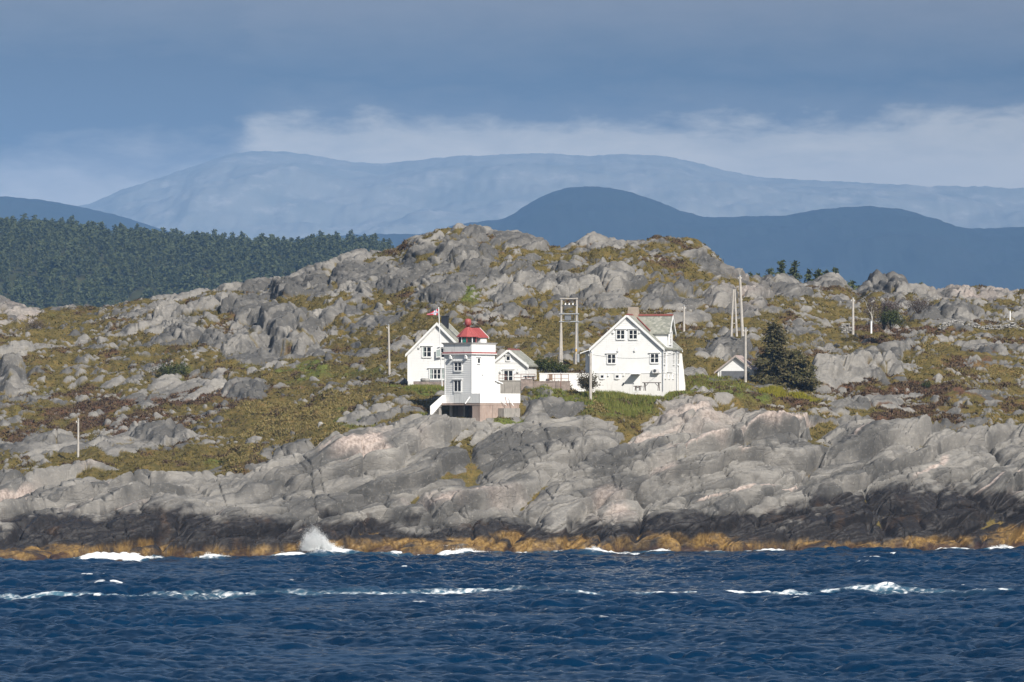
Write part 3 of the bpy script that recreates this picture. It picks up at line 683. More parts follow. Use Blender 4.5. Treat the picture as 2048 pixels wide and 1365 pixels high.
streak = np.exp(-((SD - sD_ - 1.5 * fbm(SX / 9, SD / 30, 2, 243)) / sw) ** 2)
stf = streak * np.interp(SPX, [-300, 0, 500, 640, 900, 1060, 1300, 1500, 1650, 1800, 2350], [0.75, 0.75, 0.8, 0.55, 0.95, 1.05, 0.95, 1.1, 0.95, 0.75, 0.75])
foam = np.clip(foam + np.clip(stf * (0.62 + 0.32 * nz1 + 0.6 * nz2), 0, 0.85), 0, 1)
caps = sstep(3.05, 3.6, crest + 0.5 * nz1) * sstep(-0.15, 0.35, nz2 + 0.2) * (ds > 6)
caps += np.exp(-(((SPX - 575) / 40) ** 2 + ((SD - F * CZ / (1164 - HY)) / 2.2) ** 2)) * sstep(-0.1, 0.3, nz1 + nz2 * 0.5)
foam = np.clip(foam + caps, 0, 1)
teal = np.clip(1.15 * streak * stf * (0.8 + 0.5 * nz1) + surf * np.clip(wash, 0, 1) * 0.7, 0, 1)

def sea_material():
    m, t, b = material('dark_blue_sea_water', 0.12, 0.5)
    A = t.new('ShaderNodeAttribute'); A.attribute_name = 'foam_mask'
    s_ = t.new('ShaderNodeSeparateColor'); t.l.new(A.outputs['Color'], s_.inputs[0])
    g = t.new('ShaderNodeNewGeometry'); pos = g.outputs['Position']
    n = t.noise(pos, 2.5, 5.0, 0.65); nl = t.noise(pos, 0.05, 3.0)
    wc = t.ramp(nl, [(0.3, (0.0003, 0.0125, 0.036)), (0.7, (0.0004, 0.020, 0.056))])
    wc = t.mix(s_.outputs[1], wc, (0.10, 0.22, 0.29))
    fo = t.mapr(t.math('ADD', s_.outputs[0], t.math('MULTIPLY', t.math('SUBTRACT', n, 0.5), 0.7)), 0.22, 0.8)
    c = t.mix(fo, wc, (0.80, 0.82, 0.82))
    t.put(b.inputs['Base Color'], c)
    t.put(b.inputs['Roughness'], t.mapr(fo, 0, 1, 0.14, 0.8))
    b.inputs['IOR'].default_value = 1.333
    bp = t.new('ShaderNodeBump'); bp.inputs['Strength'].default_value = 0.7; bp.inputs['Distance'].default_value = 0.06
    b.inputs['Specular IOR Level'].default_value = 0.15
    t.put(bp.inputs['Height'], t.math('ADD', t.noise(pos, 1.5, 3.0, 0.5, 0.3), t.math('MULTIPLY', fo, 0.6)))
    t.l.new(bp.outputs[0], b.inputs['Normal'])
    return m
sea = np_mesh('sea', np.stack([WX, WY, WZ], -1).reshape(-1, 3), grid_quads(*SX.shape), sea_material())
tag(sea, kind='structure')
add_attr(sea, 'foam_mask', np.stack([foam, teal, 0 * foam, 0 * foam + 1], -1).reshape(-1, 4))

# spray thrown up where waves break: countless droplets
def spray(specs):
    V = []; Fc = []
    octa = np.array([(1, 0, 0), (-1, 0, 0), (0, 1, 0), (0, -1, 0), (0, 0, 1), (0, 0, -1)], float)
    of = np.array([(0, 2, 4), (2, 1, 4), (1, 3, 4), (3, 0, 4), (2, 0, 5), (1, 2, 5), (3, 1, 5), (0, 3, 5)])
    r_ = np.random.default_rng(77); k = 0
    for p, row, hgt, wid, n, lean in specs:
        d = float(np.interp(p, px, Ds)) - 1.5; x0 = xcol(p, d)
        nj = max(7, int(n ** 0.5 / 3.2))
        jet = r_.uniform(-1, 1, nj); jh = hgt * (0.45 + 0.55 * r_.random(nj) ** 1.2) * np.interp(jet, [-1, -0.75, -0.45, -0.1, 0.25, 0.55, 1], [0.25, 0.7, 0.95, 1.0, 0.75, 0.35, 0.12])
        for i in range(n):
            j = r_.integers(nj); s = r_.random() ** 0.95
            x = x0 + jet[j] * wid * (0.55 + 0.45 * s) + r_.normal(0, 0.06 + 0.12 * s) * wid * 0.6 + lean * s * s * wid * 0.3
            z = 0.05 + jh[j] * (1.6 * s - 0.6 * s * s) + r_.normal(0, 0.09 * hgt)
            y = d + r_.normal(0, 0.5) - 0.5 * s
            sz_ = (0.036 * (1 - s) ** 1.2 + 0.013) * (0.5 + r_.random())
            V.append(octa * sz_ * (0.7 + 0.6 * r_.random((6, 1))) + (x, y, max(z, 0.02))); Fc.append(of + k); k += 6
    return np.concatenate(V), np.concatenate(Fc)
m, t_, b_ = material('white_spray', 0.9, 0.1)
t_.put(b_.inputs['Base Color'], t_.ramp(t_.noise(t_.new('ShaderNodeTexCoord').outputs['Object'], 1.5, 4.0), [(0.3, (0.72, 0.76, 0.76)), (0.6, (0.85, 0.86, 0.86))]))
v_, f_ = spray([(640, 1110, 3.2, 2.0, 52000, -0.35), (662, 1110, 1.5, 2.3, 16000, 0.5), (920, 1109, 1.0, 3.0, 14000, 0.3), (270, 1118, 0.8, 2.2, 9000, 0.2), (215, 1119, 0.65, 2.5, 7000, 0.1), (425, 1116, 0.6, 2.0, 2600, 0.2), (1190, 1106, 0.8, 1.5, 3000, 0.0), (1335, 1106, 0.7, 0.6, 260, 0.1), (2010, 1098, 0.5, 2.5, 1100, 0.0)])
sp = np_mesh('sea_spray', v_, f_, m, smooth=True, tri=True)
tag(sp, 'white spray thrown up where waves break on the orange shore rocks', 'spray', kind='stuff')

# ------------------------------------------------------------------ distant hills and mountains
def ridge_mesh(name, pts, dist, depth, base_z, amp, mat, seed, lo=-700, hi=2750, n=520, rows=60, sm=4, asym=0.35, side=None):
    p = np.linspace(lo, hi, n)
    crest_ = gsmooth(np.interp(p, [a for a, _ in pts], [b for _, b in pts]), sm, 0) + 1.2 * fbm(p / 22.0, p * 0 + seed, 4, seed)
    zc = CZ + (HY - crest_) * dist / F
    s = np.linspace(-1, asym, rows)
    Pm, S = np.meshgrid(p, s)
    Yd = dist + S * depth
    Xd = (Pm - 1024) / F * dist * np.ones_like(S)
    prof = np.where(S < 0, np.cos(np.clip(-S, 0, 1) * np.pi / 2) ** 0.85, 1 - (S / asym) ** 2 * 0.9 if asym else 1)
    sc_ = depth / 7.0
    nz = fbm(Xd / sc_, Yd / sc_, 6, seed, 0.55)
    Zd = base_z + (np.maximum(zc, base_z + 2) - base_z)[None, :] * prof + amp * nz * np.clip(np.abs(S) * 1.6, 0.05, 1) * np.clip((zc - base_z) / 60, 0.05, 1)[None, :]
    o = np_mesh(name, np.stack([Xd, Yd, Zd], -1).reshape(-1, 3), grid_quads(rows, n), mat)
    return tag(o, kind='structure')
def hill_material(name, a, b_, c, scale, thr=(0.45, 0.6)):
    m, t, b = material(name, 0.95, 0.05)
    pos = t.new('ShaderNodeNewGeometry').outputs['Position']
    col = t.ramp(t.noise(pos, scale, 8.0, 0.65), [(0.35, a), (0.65, b_)])
    sv = t.vmath('MULTIPLY', pos, (1.0, 0.5, 2.0))
    col = t.mix(t.mapr(t.noise(sv, scale * 3.0, 8.0, 0.7), thr[0], thr[1]), col, c)
    t.put(b.inputs['Base Color'], col)
    return m
m_far = hill_material('bare_mountain_rock_and_heath', (0.15, 0.155, 0.135), (0.21, 0.205, 0.18), (0.28, 0.265, 0.24), 0.004, (0.50, 0.75))
m_near = hill_material('forested_fell_painted_cloud_shade', (0.014, 0.018, 0.017), (0.022, 0.026, 0.024), (0.018, 0.024, 0.02), 0.01)  # dark forest, with the cloud shadow over the ridge put into its colour
FAR = [(-700, 440), (-200, 425), (100, 425), (180, 412), (240, 396), (330, 362), (400, 337), (470, 314), (540, 309), (620, 314), (680, 327), (760, 334), (840, 326), (900, 320), (1000, 312), (1100, 309), (1160, 316), (1280, 314), (1340, 320), (1400, 337), (1500, 357), (1600, 362), (1700, 367), (1780, 372), (1860, 380), (2048, 384), (2400, 400), (2750, 420)]
ridge_mesh('mountains', [(a, b + 3) for a, b in FAR], 16500, 3600, -20, 60, m_far, 301, n=900, rows=160)
MID = [(-700, 360), (-200, 380), (0, 395), (100, 404), (150, 412), (250, 435), (330, 462), (400, 482), (520, 492), (600, 484), (640, 476), (760, 475), (860, 470), (910, 450), (960, 448), (1010, 442), (1060, 407), (1100, 387), (1150, 376), (1200, 376), (1260, 387), (1300, 406), (1340, 422), (1400, 437), (1440, 439), (1560, 437), (1620, 425), (1720, 417), (1780, 420), (1850, 437), (1900, 457), (1960, 462), (2048, 456), (2300, 440), (2750, 430)]
ridge_mesh('hills', MID, 10500, 1800, -20, 30, m_near, 302, n=900, rows=90)

# wooded hill beyond the skerry
FOREST = [(-700, 462), (-200, 466), (0, 468), (50, 472), (100, 480), (150, 483), (250, 490), (350, 500), (450, 508), (560, 514), (640, 514), (700, 509), (760, 512), (850, 545), (1000, 600), (1300, 700), (1700, 720), (2750, 740)]
m_wood = hill_material('forest_floor', (0.03, 0.035, 0.015), (0.06, 0.055, 0.025), (0.045, 0.05, 0.02), 0.06)
FD, FDEP = 2900.0, 760.0
wood_hill = ridge_mesh('wooded_hill', FOREST, FD, FDEP, -6, 5, m_wood, 303, lo=-900, hi=1500, n=260, rows=90, asym=0.25)
_wp = np.zeros(len(wood_hill.data.vertices) * 3, np.float32); wood_hill.data.vertices.foreach_get('co', _wp); _wp = _wp.reshape(90, 260, 3)

# ------------------------------------------------------------------ trees
def conifer_mesh(name, h, rad, n, seed, leaf=0.28, bare=0.12, droop=0.25, shape=1.0, lean=0.0, gaps=0.35, up=0.0, rnd=0.0):
    """crown of many small needle sprays set along whorled branches"""
    r_ = np.random.default_rng(seed)
    V = []; Fq = []; k = 0
    nb = max(10, int(h * 7))
    for i in range(nb):
        t = bare + (1 - bare) * (i + r_.random()) / nb
        L = rad * (1 - t) ** shape * (0.6 + 0.55 * r_.random()) + 0.15
        if rnd: L = rad * (math.sin(math.pi * min(1, 0.12 + 0.86 * ((t - bare) / (1 - bare)))) ** 0.7) * (0.5 + 0.6 * r_.random()) * rnd + L * (1 - rnd)
        if r_.random() < gaps * 0.4: L *= 0.45
        a = r_.random() * 6.283; m_ = max(2, int(n / nb * (0.4 + 1.2 * L / rad)))
        for j in range(m_):
            s = r_.random() ** 0.6
            rr = L * s
            c = np.array([math.cos(a) * rr + lean * t, math.sin(a) * rr, t * h - droop * rr * s + up * rr]) + r_.normal(0, 0.10 * rad * (0.4 + s), 3) * (1, 1, 0.55)
            d = np.array([math.cos(a), math.sin(a), -0.35 + up]) + r_.normal(0, 0.55, 3); d /= np.linalg.norm(d)
            e = np.cross(d, r_.normal(0, 1, 3)); e /= np.linalg.norm(e) + 1e-6
            l_ = leaf * (0.6 + 0.8 * r_.random()); w_ = l_ * 0.42
            V += [c - e * w_ - d * l_ * 0.4, c + e * w_ - d * l_ * 0.2, c + d * l_]; Fq.append((k, k + 1, k + 2)); k += 3
    return np.array(V), np.array(Fq)
def trunk_mb(h, r, lean=0.0, limbs=0, rad=1.0, seed=0):
    b = MB(); r_ = random.Random(seed)
    b.tube((0, 0, -0.4), (lean * 0.5, 0, h * 0.5), r, r * 0.6, 7); b.tube((lean * 0.5, 0, h * 0.5), (lean * 0.95, 0, h * 0.96), r * 0.6, r * 0.12, 6)
    for i in range(limbs):
        t = 0.15 + 0.7 * r_.random(); a = r_.random() * 6.28; L = rad * (1 - t) * (0.6 + 0.4 * r_.random())
        b.tube((lean * t, 0, t * h), (lean * t + math.cos(a) * L, math.sin(a) * L, t * h + 0.12 * L), r * 0.25, r * 0.07, 5)
    return b
def tree(name, p, d, h, rad, n, seed, label, cat='tree', group=None, mat='spruce', limbs=20, trunk_r=0.14, **kw):
    o = empty(name, loc(p, d, 0.1), 0, label, cat, group)
    trunk_mb(h, trunk_r, kw.get('lean', 0.0), limbs, rad, seed).build('trunk', M['bark'], o)
    v, f = conifer_mesh(name, h, rad, n, seed, **kw)
    c = np_mesh('crown', v, f, M[mat], smooth=False, tri=True); c.parent = o
    return o
tree('spruce_tree', 1552, 641, 7.8, 3.5, 11000, 1, 'tall dark bushy spruce behind the small boathouse shed', leaf=0.27, bare=0.0, droop=0.15, shape=0.85, gaps=0.6, lean=-0.25, limbs=40)
tree('spruce_tree', 1590, 642, 4.8, 3.1, 8500, 2, 'lower spreading dark spruce right against the tall bushy spruce', leaf=0.27, bare=0.0, droop=0.05, shape=0.6, gaps=0.6, limbs=30)
SK = [(1538, 537, 'first, short rounded'), (1562, 521, 'slim pointed'), (1590, 522, 'broad tallest'), (1618, 540, 'low dark'), (1637, 539, 'second low dark'), (1653, 541, 'scruffy thin'), (1669, 535, 'lone spindly')]
SKL = ['short rounded spruce at the left end of the clump behind the right skyline', 'slim pointed spruce standing close beside the broadest one on the skyline', 'broadest and tallest spruce of the clump on the right skyline',
       'low dark spruce just right of the broadest one on the skyline', 'low spruce in the middle of the dip right of the broadest skyline spruce', 'scruffy thin spruce second from the right end of the skyline clump', 'spindly thin topped spruce at the right end of the skyline clump']
for i, (p, top, _) in enumerate(SK):
    d = 868 + 6 * (i % 3); zt_ = CZ + (HY - top) * d / F; zg = ground(p, d)
    h = zt_ - zg
    rad = [1.9, 1.4, 2.4, 1.8, 1.8, 1.5, 1.3][i] * 1.15
    tree('spruce_tree', p, d, h, rad, 2600, 30 + i, SKL[i], group='spruces clumped on the right skyline', mat='pine', limbs=8, leaf=0.42, bare=0.02, droop=0.2, shape=0.6)
for i, (p, top, rad, lab) in enumerate([(1705, 562, 1.7, 'pointed dark tree rising from the notch in the right skyline'), (1722, 571, 1.8, 'rounded dark tree at the right of the notch in the skyline'), (1693, 573, 1.5, 'low dark tree at the left of the notch in the skyline'),
        (1840, 566, 2.3, 'flat dark tree top peeping over between two pale rock domes'), (1476, 545, 1.6, 'bushy tree at the foot of the big hill on the skyline'), (1500, 546, 1.8, 'second bushy tree on the skyline right of the big hill'), (1518, 548, 1.3, 'small bushy tree before the gap to the spruce clump')]):
    d = 875; zt_ = CZ + (HY - top) * d / F
    tree('skyline_tree', p, d, zt_ - ground(p, d), rad * 1.2, 1700, 60 + i, lab, group='trees showing over the right skyline', mat='pine', limbs=6, leaf=0.45, bare=0.05, droop=0.1, shape=0.45)
# pines of the far wooded hill: the nearest ones one by one, the rest as one mass
protos = []
for i in range(7):
    v, f = conifer_mesh('pine_tree', 1.0 * (9.2 + 0.5 * (i * 3 % 7)), 2.9 + 0.4 * (i % 4), 330, 200 + i, leaf=1.05, bare=0.2, droop=0.05, shape=0.34 + 0.16 * (i % 3), gaps=1.2, up=0.16 if i % 2 else 0.0, rnd=(0.9, 0.5, 0.95, 0.0, 0.8, 0.3, 0.9)[i])
    b = MB(); b.tube((0, 0, -0.5), (0, 0, 7.6), 0.17, 0.05, 5)
    tv = np.array(b.v); tf = np.array([q for q in b.f if len(q) == 4])
    tri_ = np.concatenate([np.stack([tf[:, 0], tf[:, 1], tf[:, 2]], 1), np.stack([tf[:, 0], tf[:, 2], tf[:, 3]], 1)])
    protos.append((np.concatenate([v, tv]), np.concatenate([f, tri_ + len(v)]), len(f)))
spots = []
r_ = np.random.default_rng(5)
for _ in range(5200):
    i = r_.integers(8, 66); j = r_.integers(0, 258); a, b_ = r_.random(2)
    q = (_wp[i, j] * (1 - a) + _wp[i + 1, j] * a) * (1 - b_) + (_wp[i, j + 1] * (1 - a) + _wp[i + 1, j + 1] * a) * b_
    p = 1024 + q[0] * F / q[1]
    if p > 880: continue
    top = HY - (q[2] + 8 - CZ) * F / q[1]
    cover_ = np.interp(p, [0, 130, 260, 430, 560, 620, 700, 800], [600, 622, 606, 580, 568, 530, 508, 490])
    seen = -60 < p < 800 and top < cover_
    if not seen and r_.random() < 0.45: continue
    spots.append((q, r_.integers(7), r_.random() * 6.28, 0.55 + 0.50 * r_.random(), seen))
crestish = sorted([s for s in spots if s[4]], key=lambda s: s[0][1])
singles = crestish[:200] + sorted(crestish[200:], key=lambda s: -s[0][2])[:90]
sid = set(id(s) for s in singles)
pro_me = []
for v, f, nf in protos:
    o = np_mesh('pine_tree', v, f, [M['pine'], M['bark']], smooth=False, tri=True)
    mi = np.zeros(len(f), np.int32); mi[nf:] = 1; o.data.polygons.foreach_set('material_index', mi)
    pro_me.append(o)
used = set()
for q, k, a, s, _ in singles:
    o = pro_me[k]
    if k in used: o = o.copy(); COL.objects.link(o)
    used.add(k)
    o.location = (float(q[0]), float(q[1]), float(q[2])); o.rotation_euler = (0, 0, float(a)); o.scale = (float(s),) * 3
    tag(o, 'dark green pine standing among the others on the far wooded hillside', 'pine tree', 'pines on the far wooded hillside')
VV = []; FF = []; MI = []; k0 = 0
for s_ in spots:
    if id(s_) in sid: continue
    q, k, a, s, _ = s_
    v, f, nf = protos[k]; c_, sn = math.cos(a), math.sin(a)
    VV.append(np.stack([(v[:, 0] * c_ - v[:, 1] * sn) * s + q[0], (v[:, 0] * sn + v[:, 1] * c_) * s + q[1], v[:, 2] * s + q[2]], 1)); FF.append(f + k0); k0 += len(v)
    mi = np.zeros(len(f), np.int32); mi[nf:] = 1; MI.append(mi)
wd = np_mesh('forest', np.concatenate(VV), np.concatenate(FF), [M['pine'], M['bark']], smooth=False, tri=True)
wd.data.polygons.foreach_set('material_index', np.concatenate(MI))
tag(wd, 'hazy mass of pine forest covering the far hill on the left', 'forest', kind='stuff')

# ------------------------------------------------------------------ building helpers
HR = R(-14)
def chev(b, hw, ez, rz, lo, hi_, y0, y1, mi=0, ov=0.0):
    """roof-shaped band across a gable, from depth y0 to y1"""
    s = (rz - ez) / hw
    b.prism([(-hw - ov, ez - s * ov + hi_), (-hw - ov, ez - s * ov + lo), (0, rz + lo), (hw + ov, ez - s * ov + lo), (hw + ov, ez - s * ov + hi_), (0, rz + hi_)], -y0, -y1, mi)
def window(parent, O, u, n, a, c, w_, h_, nx=2, nz=2, hood=True, curtain=None, name='window', trim=0.14, mat='trim', slim=False):
    """framed window centred at (a, c) on a wall: frame > pane, curtain"""
    b = MB(O, u, n); t = trim
    b.box(a - w_ / 2 - t, a - w_ / 2, 0, 0.09, c - h_ / 2 - t, c + h_ / 2 + t); b.box(a + w_ / 2, a + w_ / 2 + t, 0, 0.09, c - h_ / 2 - t, c + h_ / 2 + t)
    b.box(a - w_ / 2, a + w_ / 2, 0, 0.085, c + h_ / 2, c + h_ / 2 + t); b.box(a - w_ / 2 - 0.04, a + w_ / 2 + 0.04, 0, 0.13, c - h_ / 2 - t - 0.03, c - h_ / 2)
    if hood: b.box(a - w_ / 2 - t - 0.12, a + w_ / 2 + t + 0.12, 0, 0.19, c + h_ / 2 + t + 0.003, c + h_ / 2 + t + 0.07)
    for i in range(1, nx):
        x = a - w_ / 2 + w_ * i / nx; k = 0.05 if not slim else 0.03
        b.box(x - k, x + k, 0, 0.075, c - h_ / 2, c + h_ / 2)
    for i in range(1, nz):
        z = c - h_ / 2 + h_ * i / nz; b.box(a - w_ / 2, a + w_ / 2, 0, 0.068, z - 0.025, z + 0.025)
    f = b.build(name, M[mat], parent)
    g = MB(O, u, n); g.box(a - w_ / 2, a + w_ / 2, 0.0, 0.045, c - h_ / 2, c + h_ / 2); g.build('pane', M['glass'], f)
    for q in (curtain or ()):
        g = MB(O, u, n); x0 = a - w_ / 2 + w_ * q[0]; x1 = a - w_ / 2 + w_ * q[1]
        k = 5
        for i in range(k):
            xa = x0 + (x1 - x0) * i / k; xb = x0 + (x1 - x0) * (i + 0.8) / k
            g.box(xa, xb, 0.046, 0.052, c - h_ / 2 + 0.02, c + h_ / 2 - 0.02)
        g.build('curtain', M['curtain'], f)
    return f
def wall_lamp(parent, O, u, n, a, c, s=1.0):
    b = MB(O, u, n)
    b.box(a - 0.05 * s, a + 0.05 * s, 0, 0.06, c - 0.16 * s, c + 0.30 * s); b.box(a - 0.10 * s, a + 0.10 * s, 0.06, 0.18 * s, c - 0.16 * s, c + 0.02 * s); b.prism([(a - 0.12 * s, c + 0.02 * s), (a + 0.12 * s, c + 0.02 * s), (a, c + 0.15 * s)], 0.04, 0.19 * s)
    return b.build('wall_lamp', M['trim'], parent)
Y0 = ((0, 0, 0), (1, 0, 0), (0, -1, 0))     # the gable that faces the sea
def gable_house(name, p, d, z, W, L, eave, ridge, label, cat, ov=0.35, roof='slate', pitch=0.2, rz=HR, base=0.0, barge=True, corner=True, ridge_mat=None, foot=0.0, wallmat='white', thick=0.16):
    h = empty(name, (xcol(p, d), d, z), rz, label, cat)
    hw = W / 2
    b = MB()
    b.clap([(-hw, base), (hw, base), (hw, eave), (0, ridge), (-hw, eave)], pitch)
    for O, u, n in (((hw, 0, 0), (0, 1, 0), (1, 0, 0)), ((-hw, L, 0), (0, -1, 0), (-1, 0, 0))):
        q = MB(O, u, n); q.clap([(0, base), (L, base), (L, eave), (0, eave)], pitch); b.add(q.v, q.f)
    q = MB((0, L, 0), (-1, 0, 0), (0, 1, 0)); q.clap([(-hw, base), (hw, base), (hw, eave), (0, ridge), (-hw, eave)], pitch); b.add(q.v, q.f)
    if foot < base:
        b.box(-hw + 0.02, hw - 0.02, -L + 0.02, -0.02, foot, base)
    b.build('wall', M[wallmat], h)
    r = MB(); chev(r, hw, eave, ridge, 0.02, 0.02 + thick, -ov, L + ov, 0, ov)
    rf = r.build('roof', M[roof], h)
    if barge:
        for y in (-ov - 0.05, L + ov + 0.002):
            g = MB(); chev(g, hw, eave, ridge, -0.16, 0.03 + thick, y, y + 0.048, 0, ov + 0.02); g.build('bargeboard', M['trim'], h)
        if ov > 0.2:
            g = MB(); chev(g, hw, eave, ridge, -0.30, -0.06, -0.07, -0.025, 0, -0.05); g.build('frieze_board', M['trim'], h)
    if ridge_mat:
        g = MB(); g.prism([(-0.18, ridge + thick - 0.12), (0.18, ridge + thick - 0.12), (0, ridge + thick + 0.08)], ov + 0.055, -L - ov - 0.055); g.build('ridge_tiles', M[ridge_mat], rf)
    if corner:
        for x in (-hw, hw):
            g = MB(); g.box(x - 0.09, x + 0.09, -0.09, 0.06, base - 0.002, eave - 0.05); g.build('corner_board', M['trim'], h)
    return h

# ------------------------------------------------------------------ the big white house
S1 = F / 620.0
def bx_(p): return (p - 1254.5) / (S1 * math.cos(HR))
def bz_(r): return (786 - r) / S1
BW, BL = 8.85, 10.0
HWD = BW / 2
big = gable_house('white_house', 1254.5, 620, Z_BIG, BW, BL, bz_(696.5), bz_(631.5), 'big white clapboard house with tan chimney, roof gable and stone-slated roof', 'house', ov=0.25, ridge_mat='redtile', base=2.42, foot=2.42, pitch=0.24)
b = MB(); b.box(-HWD - 0.02, HWD + 0.03, -BL, 0.05, -1.5, 2.34)
base_ = b.build('basement', M['plaster'], big)
b = MB(); b.box(-HWD - 0.06, HWD + 0.06, -BL - 0.03, 0.10, 2.345, 2.415); b.build('ledge', M['trim'], big)
for p, r, w_, h_ in ((1241.5, 669.5, 0.92, 1.0), (1266.5, 669.5, 0.92, 1.0), (1223.5, 718, 0.92, 1.0), (1309, 717, 0.92, 1.0)):
    window(big, *Y0, bx_(p), bz_(r), w_, h_)
for p in (1204.8, 1234.8):
    window(big, (0, -0.05, 0), (1, 0, 0), (0, -1, 0), bx_(p), bz_(753.5), 0.36, 0.30, 1, 1, hood=False, trim=0.16)
for p, r in ((1227, 664.5), (1279, 664.5), (1236.5, 701), (1270, 701)): wall_lamp(big, *Y0, bx_(p), bz_(r), 0.95)
for p, r in ((1217.5, 751), (1248, 750.5)): wall_lamp(big, (0, -0.05, 0), (1, 0, 0), (0, -1, 0), bx_(p), bz_(r), 0.7)
b = MB(); a0, a1, zc = bx_(1264), bx_(1281.5), bz_(748.5)
b.box(a0, a1, 0.051, 1.15, zc - 0.03, zc + 0.05); b.box(a0 + 0.05, a0 + 0.11, 0.051, 0.9, zc - 0.10, zc - 0.032); b.box(a1 - 0.11, a1 - 0.05, 0.051, 0.9, zc - 0.10, zc - 0.032)
b.build('door_canopy', M['trim'], big)
b = MB(); b.box(bx_(1266), bx_(1280), 0.051, 0.085, 0.1, bz_(750.5)); dr = b.build('basement_door', M['trim'], big)
b = MB(); b.box(bx_(1267), bx_(1267) + 0.06, 0.086, 0.14, 1.05, 1.2); b.build('handle', M['darkmetal'], dr)
b = MB(); b.box(bx_(1306), bx_(1319), 0.06, 0.50, bz_(747), bz_(738)); ac = b.build('air_conditioner', M['tan'] if False else M['porcelain'], big)
b = MB(); b.tube((bx_(1311), -0.505, bz_(742.3)), (bx_(1311), -0.54, bz_(742.3)), 0.19, 0.19, 16); b.build('fan_grille', M['darkmetal'], ac)
b = MB(); b.tube((bx_(1246.5), -0.09, bz_(769.5)), (bx_(1248.5), -0.22, bz_(767)), 0.09, 0.12, 8); b.build('wall_vent', M['black'], big)
# right-hand wall: windows, downpipe
RW = ((HWD, 0, 0), (0, 1, 0), (1, 0, 0))
for y in (0.75, 3.3, 5.9, 8.6): window(big, *RW, y, bz_(718), 0.95, 1.15)
for y in (1.2, 3.4, 5.6): window(big, (HWD + 0.03, 0, 0), (0, 1, 0), (1, 0, 0), y, bz_(753), 0.4, 0.32, 1, 1, hood=False, trim=0.12)
b = MB(); b.tube((HWD + 0.14, 7.4, 0.2), (HWD + 0.14, 7.4, bz_(699)), 0.055, 0.055, 8); b.build('downpipe', M['greymetal'], big)
b = MB(); b.tube((HWD + 0.02, -0.12, 0.2), (HWD + 0.02, -0.12, bz_(699)), 0.045, 0.045, 8); b.build('downpipe', M['greymetal'], big)
# gable over the right-hand wall
gy, ghw = 3.55, 1.55
gx1 = HWD + 0.12
ez, rz_ = bz_(664), bz_(633)
b = MB((gx1, gy, 0), (0, 1, 0), (1, 0, 0)); b.clap([(-ghw, bz_(745)), (ghw, bz_(745)), (ghw, ez), (0, rz_), (-ghw, ez)], 0.19)
for s in (-1, 1):
    q = MB((0, gy + s * ghw, 0), (-s, 0, 0), (0, s, 0)) if s > 0 else MB((0, gy - ghw, 0), (1, 0, 0), (0, -1, 0))
    if s > 0: q.clap([(-gx1, bz_(745)), (-0.6, bz_(745)), (-0.6, ez), (-gx1, ez)], 0.19)
    else: q.clap([(0.6, bz_(745)), (gx1, bz_(745)), (gx1, ez), (0.6, ez)], 0.19)
    b.add(q.v, q.f)
gab = b.build('cross_gable', M['white'], big)
def chev_x(b, lo, hi_, x0, x1, ov):
    s = (rz_ - ez) / ghw
    q = MB((0, gy, 0), (0, 1, 0), (1, 0, 0))
    q.prism([(-ghw - ov, ez - s * ov + hi_), (-ghw - ov, ez - s * ov + lo), (0, rz_ + lo), (ghw + ov, ez - s * ov + lo), (ghw + ov, ez - s * ov + hi_), (0, rz_ + hi_)], x0, x1)
    b.add(q.v, q.f)
b = MB(); chev_x(b, 0.03, 0.19, 0.05, gx1 + 0.36, 0.25); gr_ = b.build('gable_roof', M['slate'], big)
b = MB(); chev_x(b, -0.2, 0.22, gx1 + 0.362, gx1 + 0.41, 0.27); b.build('bargeboard', M['trim'], gr_)
q = MB((0, gy, 0), (0, 1, 0), (1, 0, 0)); q.prism([(-0.2, rz_ + 0.1), (0.2, rz_ + 0.1), (0, rz_ + 0.33)], 0.1, gx1 + 0.40); q.build('ridge_tiles', M['redtile'], gr_)
b = MB(); sl_ = (bz_(631.5) - bz_(696.5)) / HWD
x0, x1 = 0.35, 2.5
vy = gy - ghw - 0.25
b.tube((0.2, gy - 0.35, bz_(631.5) + 0.10), (2.45, vy - 0.02, bz_(631.5) + 0.22 - sl_ * 2.3), 0.10, 0.10, 6); b.build('valley_tiles', M['redtile'], big)
window(big, (gx1, gy, 0), (0, 1, 0), (1, 0, 0), 0, bz_(677), 0.85, 1.25)
# chimney
b = MB((0, 3.45, 0), (1, 0, 0), (0, -1, 0))
zb, ztp = bz_(652), bz_(613.5)
def frustum(b, cx, hx0, hy0, z0, hx1, hy1, z1):
    vs = [b.P(cx + sx_ * hx0, sy_ * hy0, z0) for sy_ in (-1, 1) for sx_ in (-1, 1)] + [b.P(cx + sx_ * hx1, sy_ * hy1, z1) for sy_ in (-1, 1) for sx_ in (-1, 1)]
    b.add(vs, [(0, 1, 3, 2), (4, 6, 7, 5), (0, 4, 5, 1), (2, 3, 7, 6), (0, 2, 6, 4), (1, 5, 7, 3)])
frustum(b, 0, 0.70, 0.62, zb, 0.55, 0.5, ztp); ch = b.build('chimney', M['tan'], big)
b = MB((0, 3.45, 0), (1, 0, 0), (0, -1, 0)); b.box(-0.40, 0.40, -0.35, 0.35, ztp + 0.001, ztp + 0.06); b.build('flue', M['darkmetal'], ch)
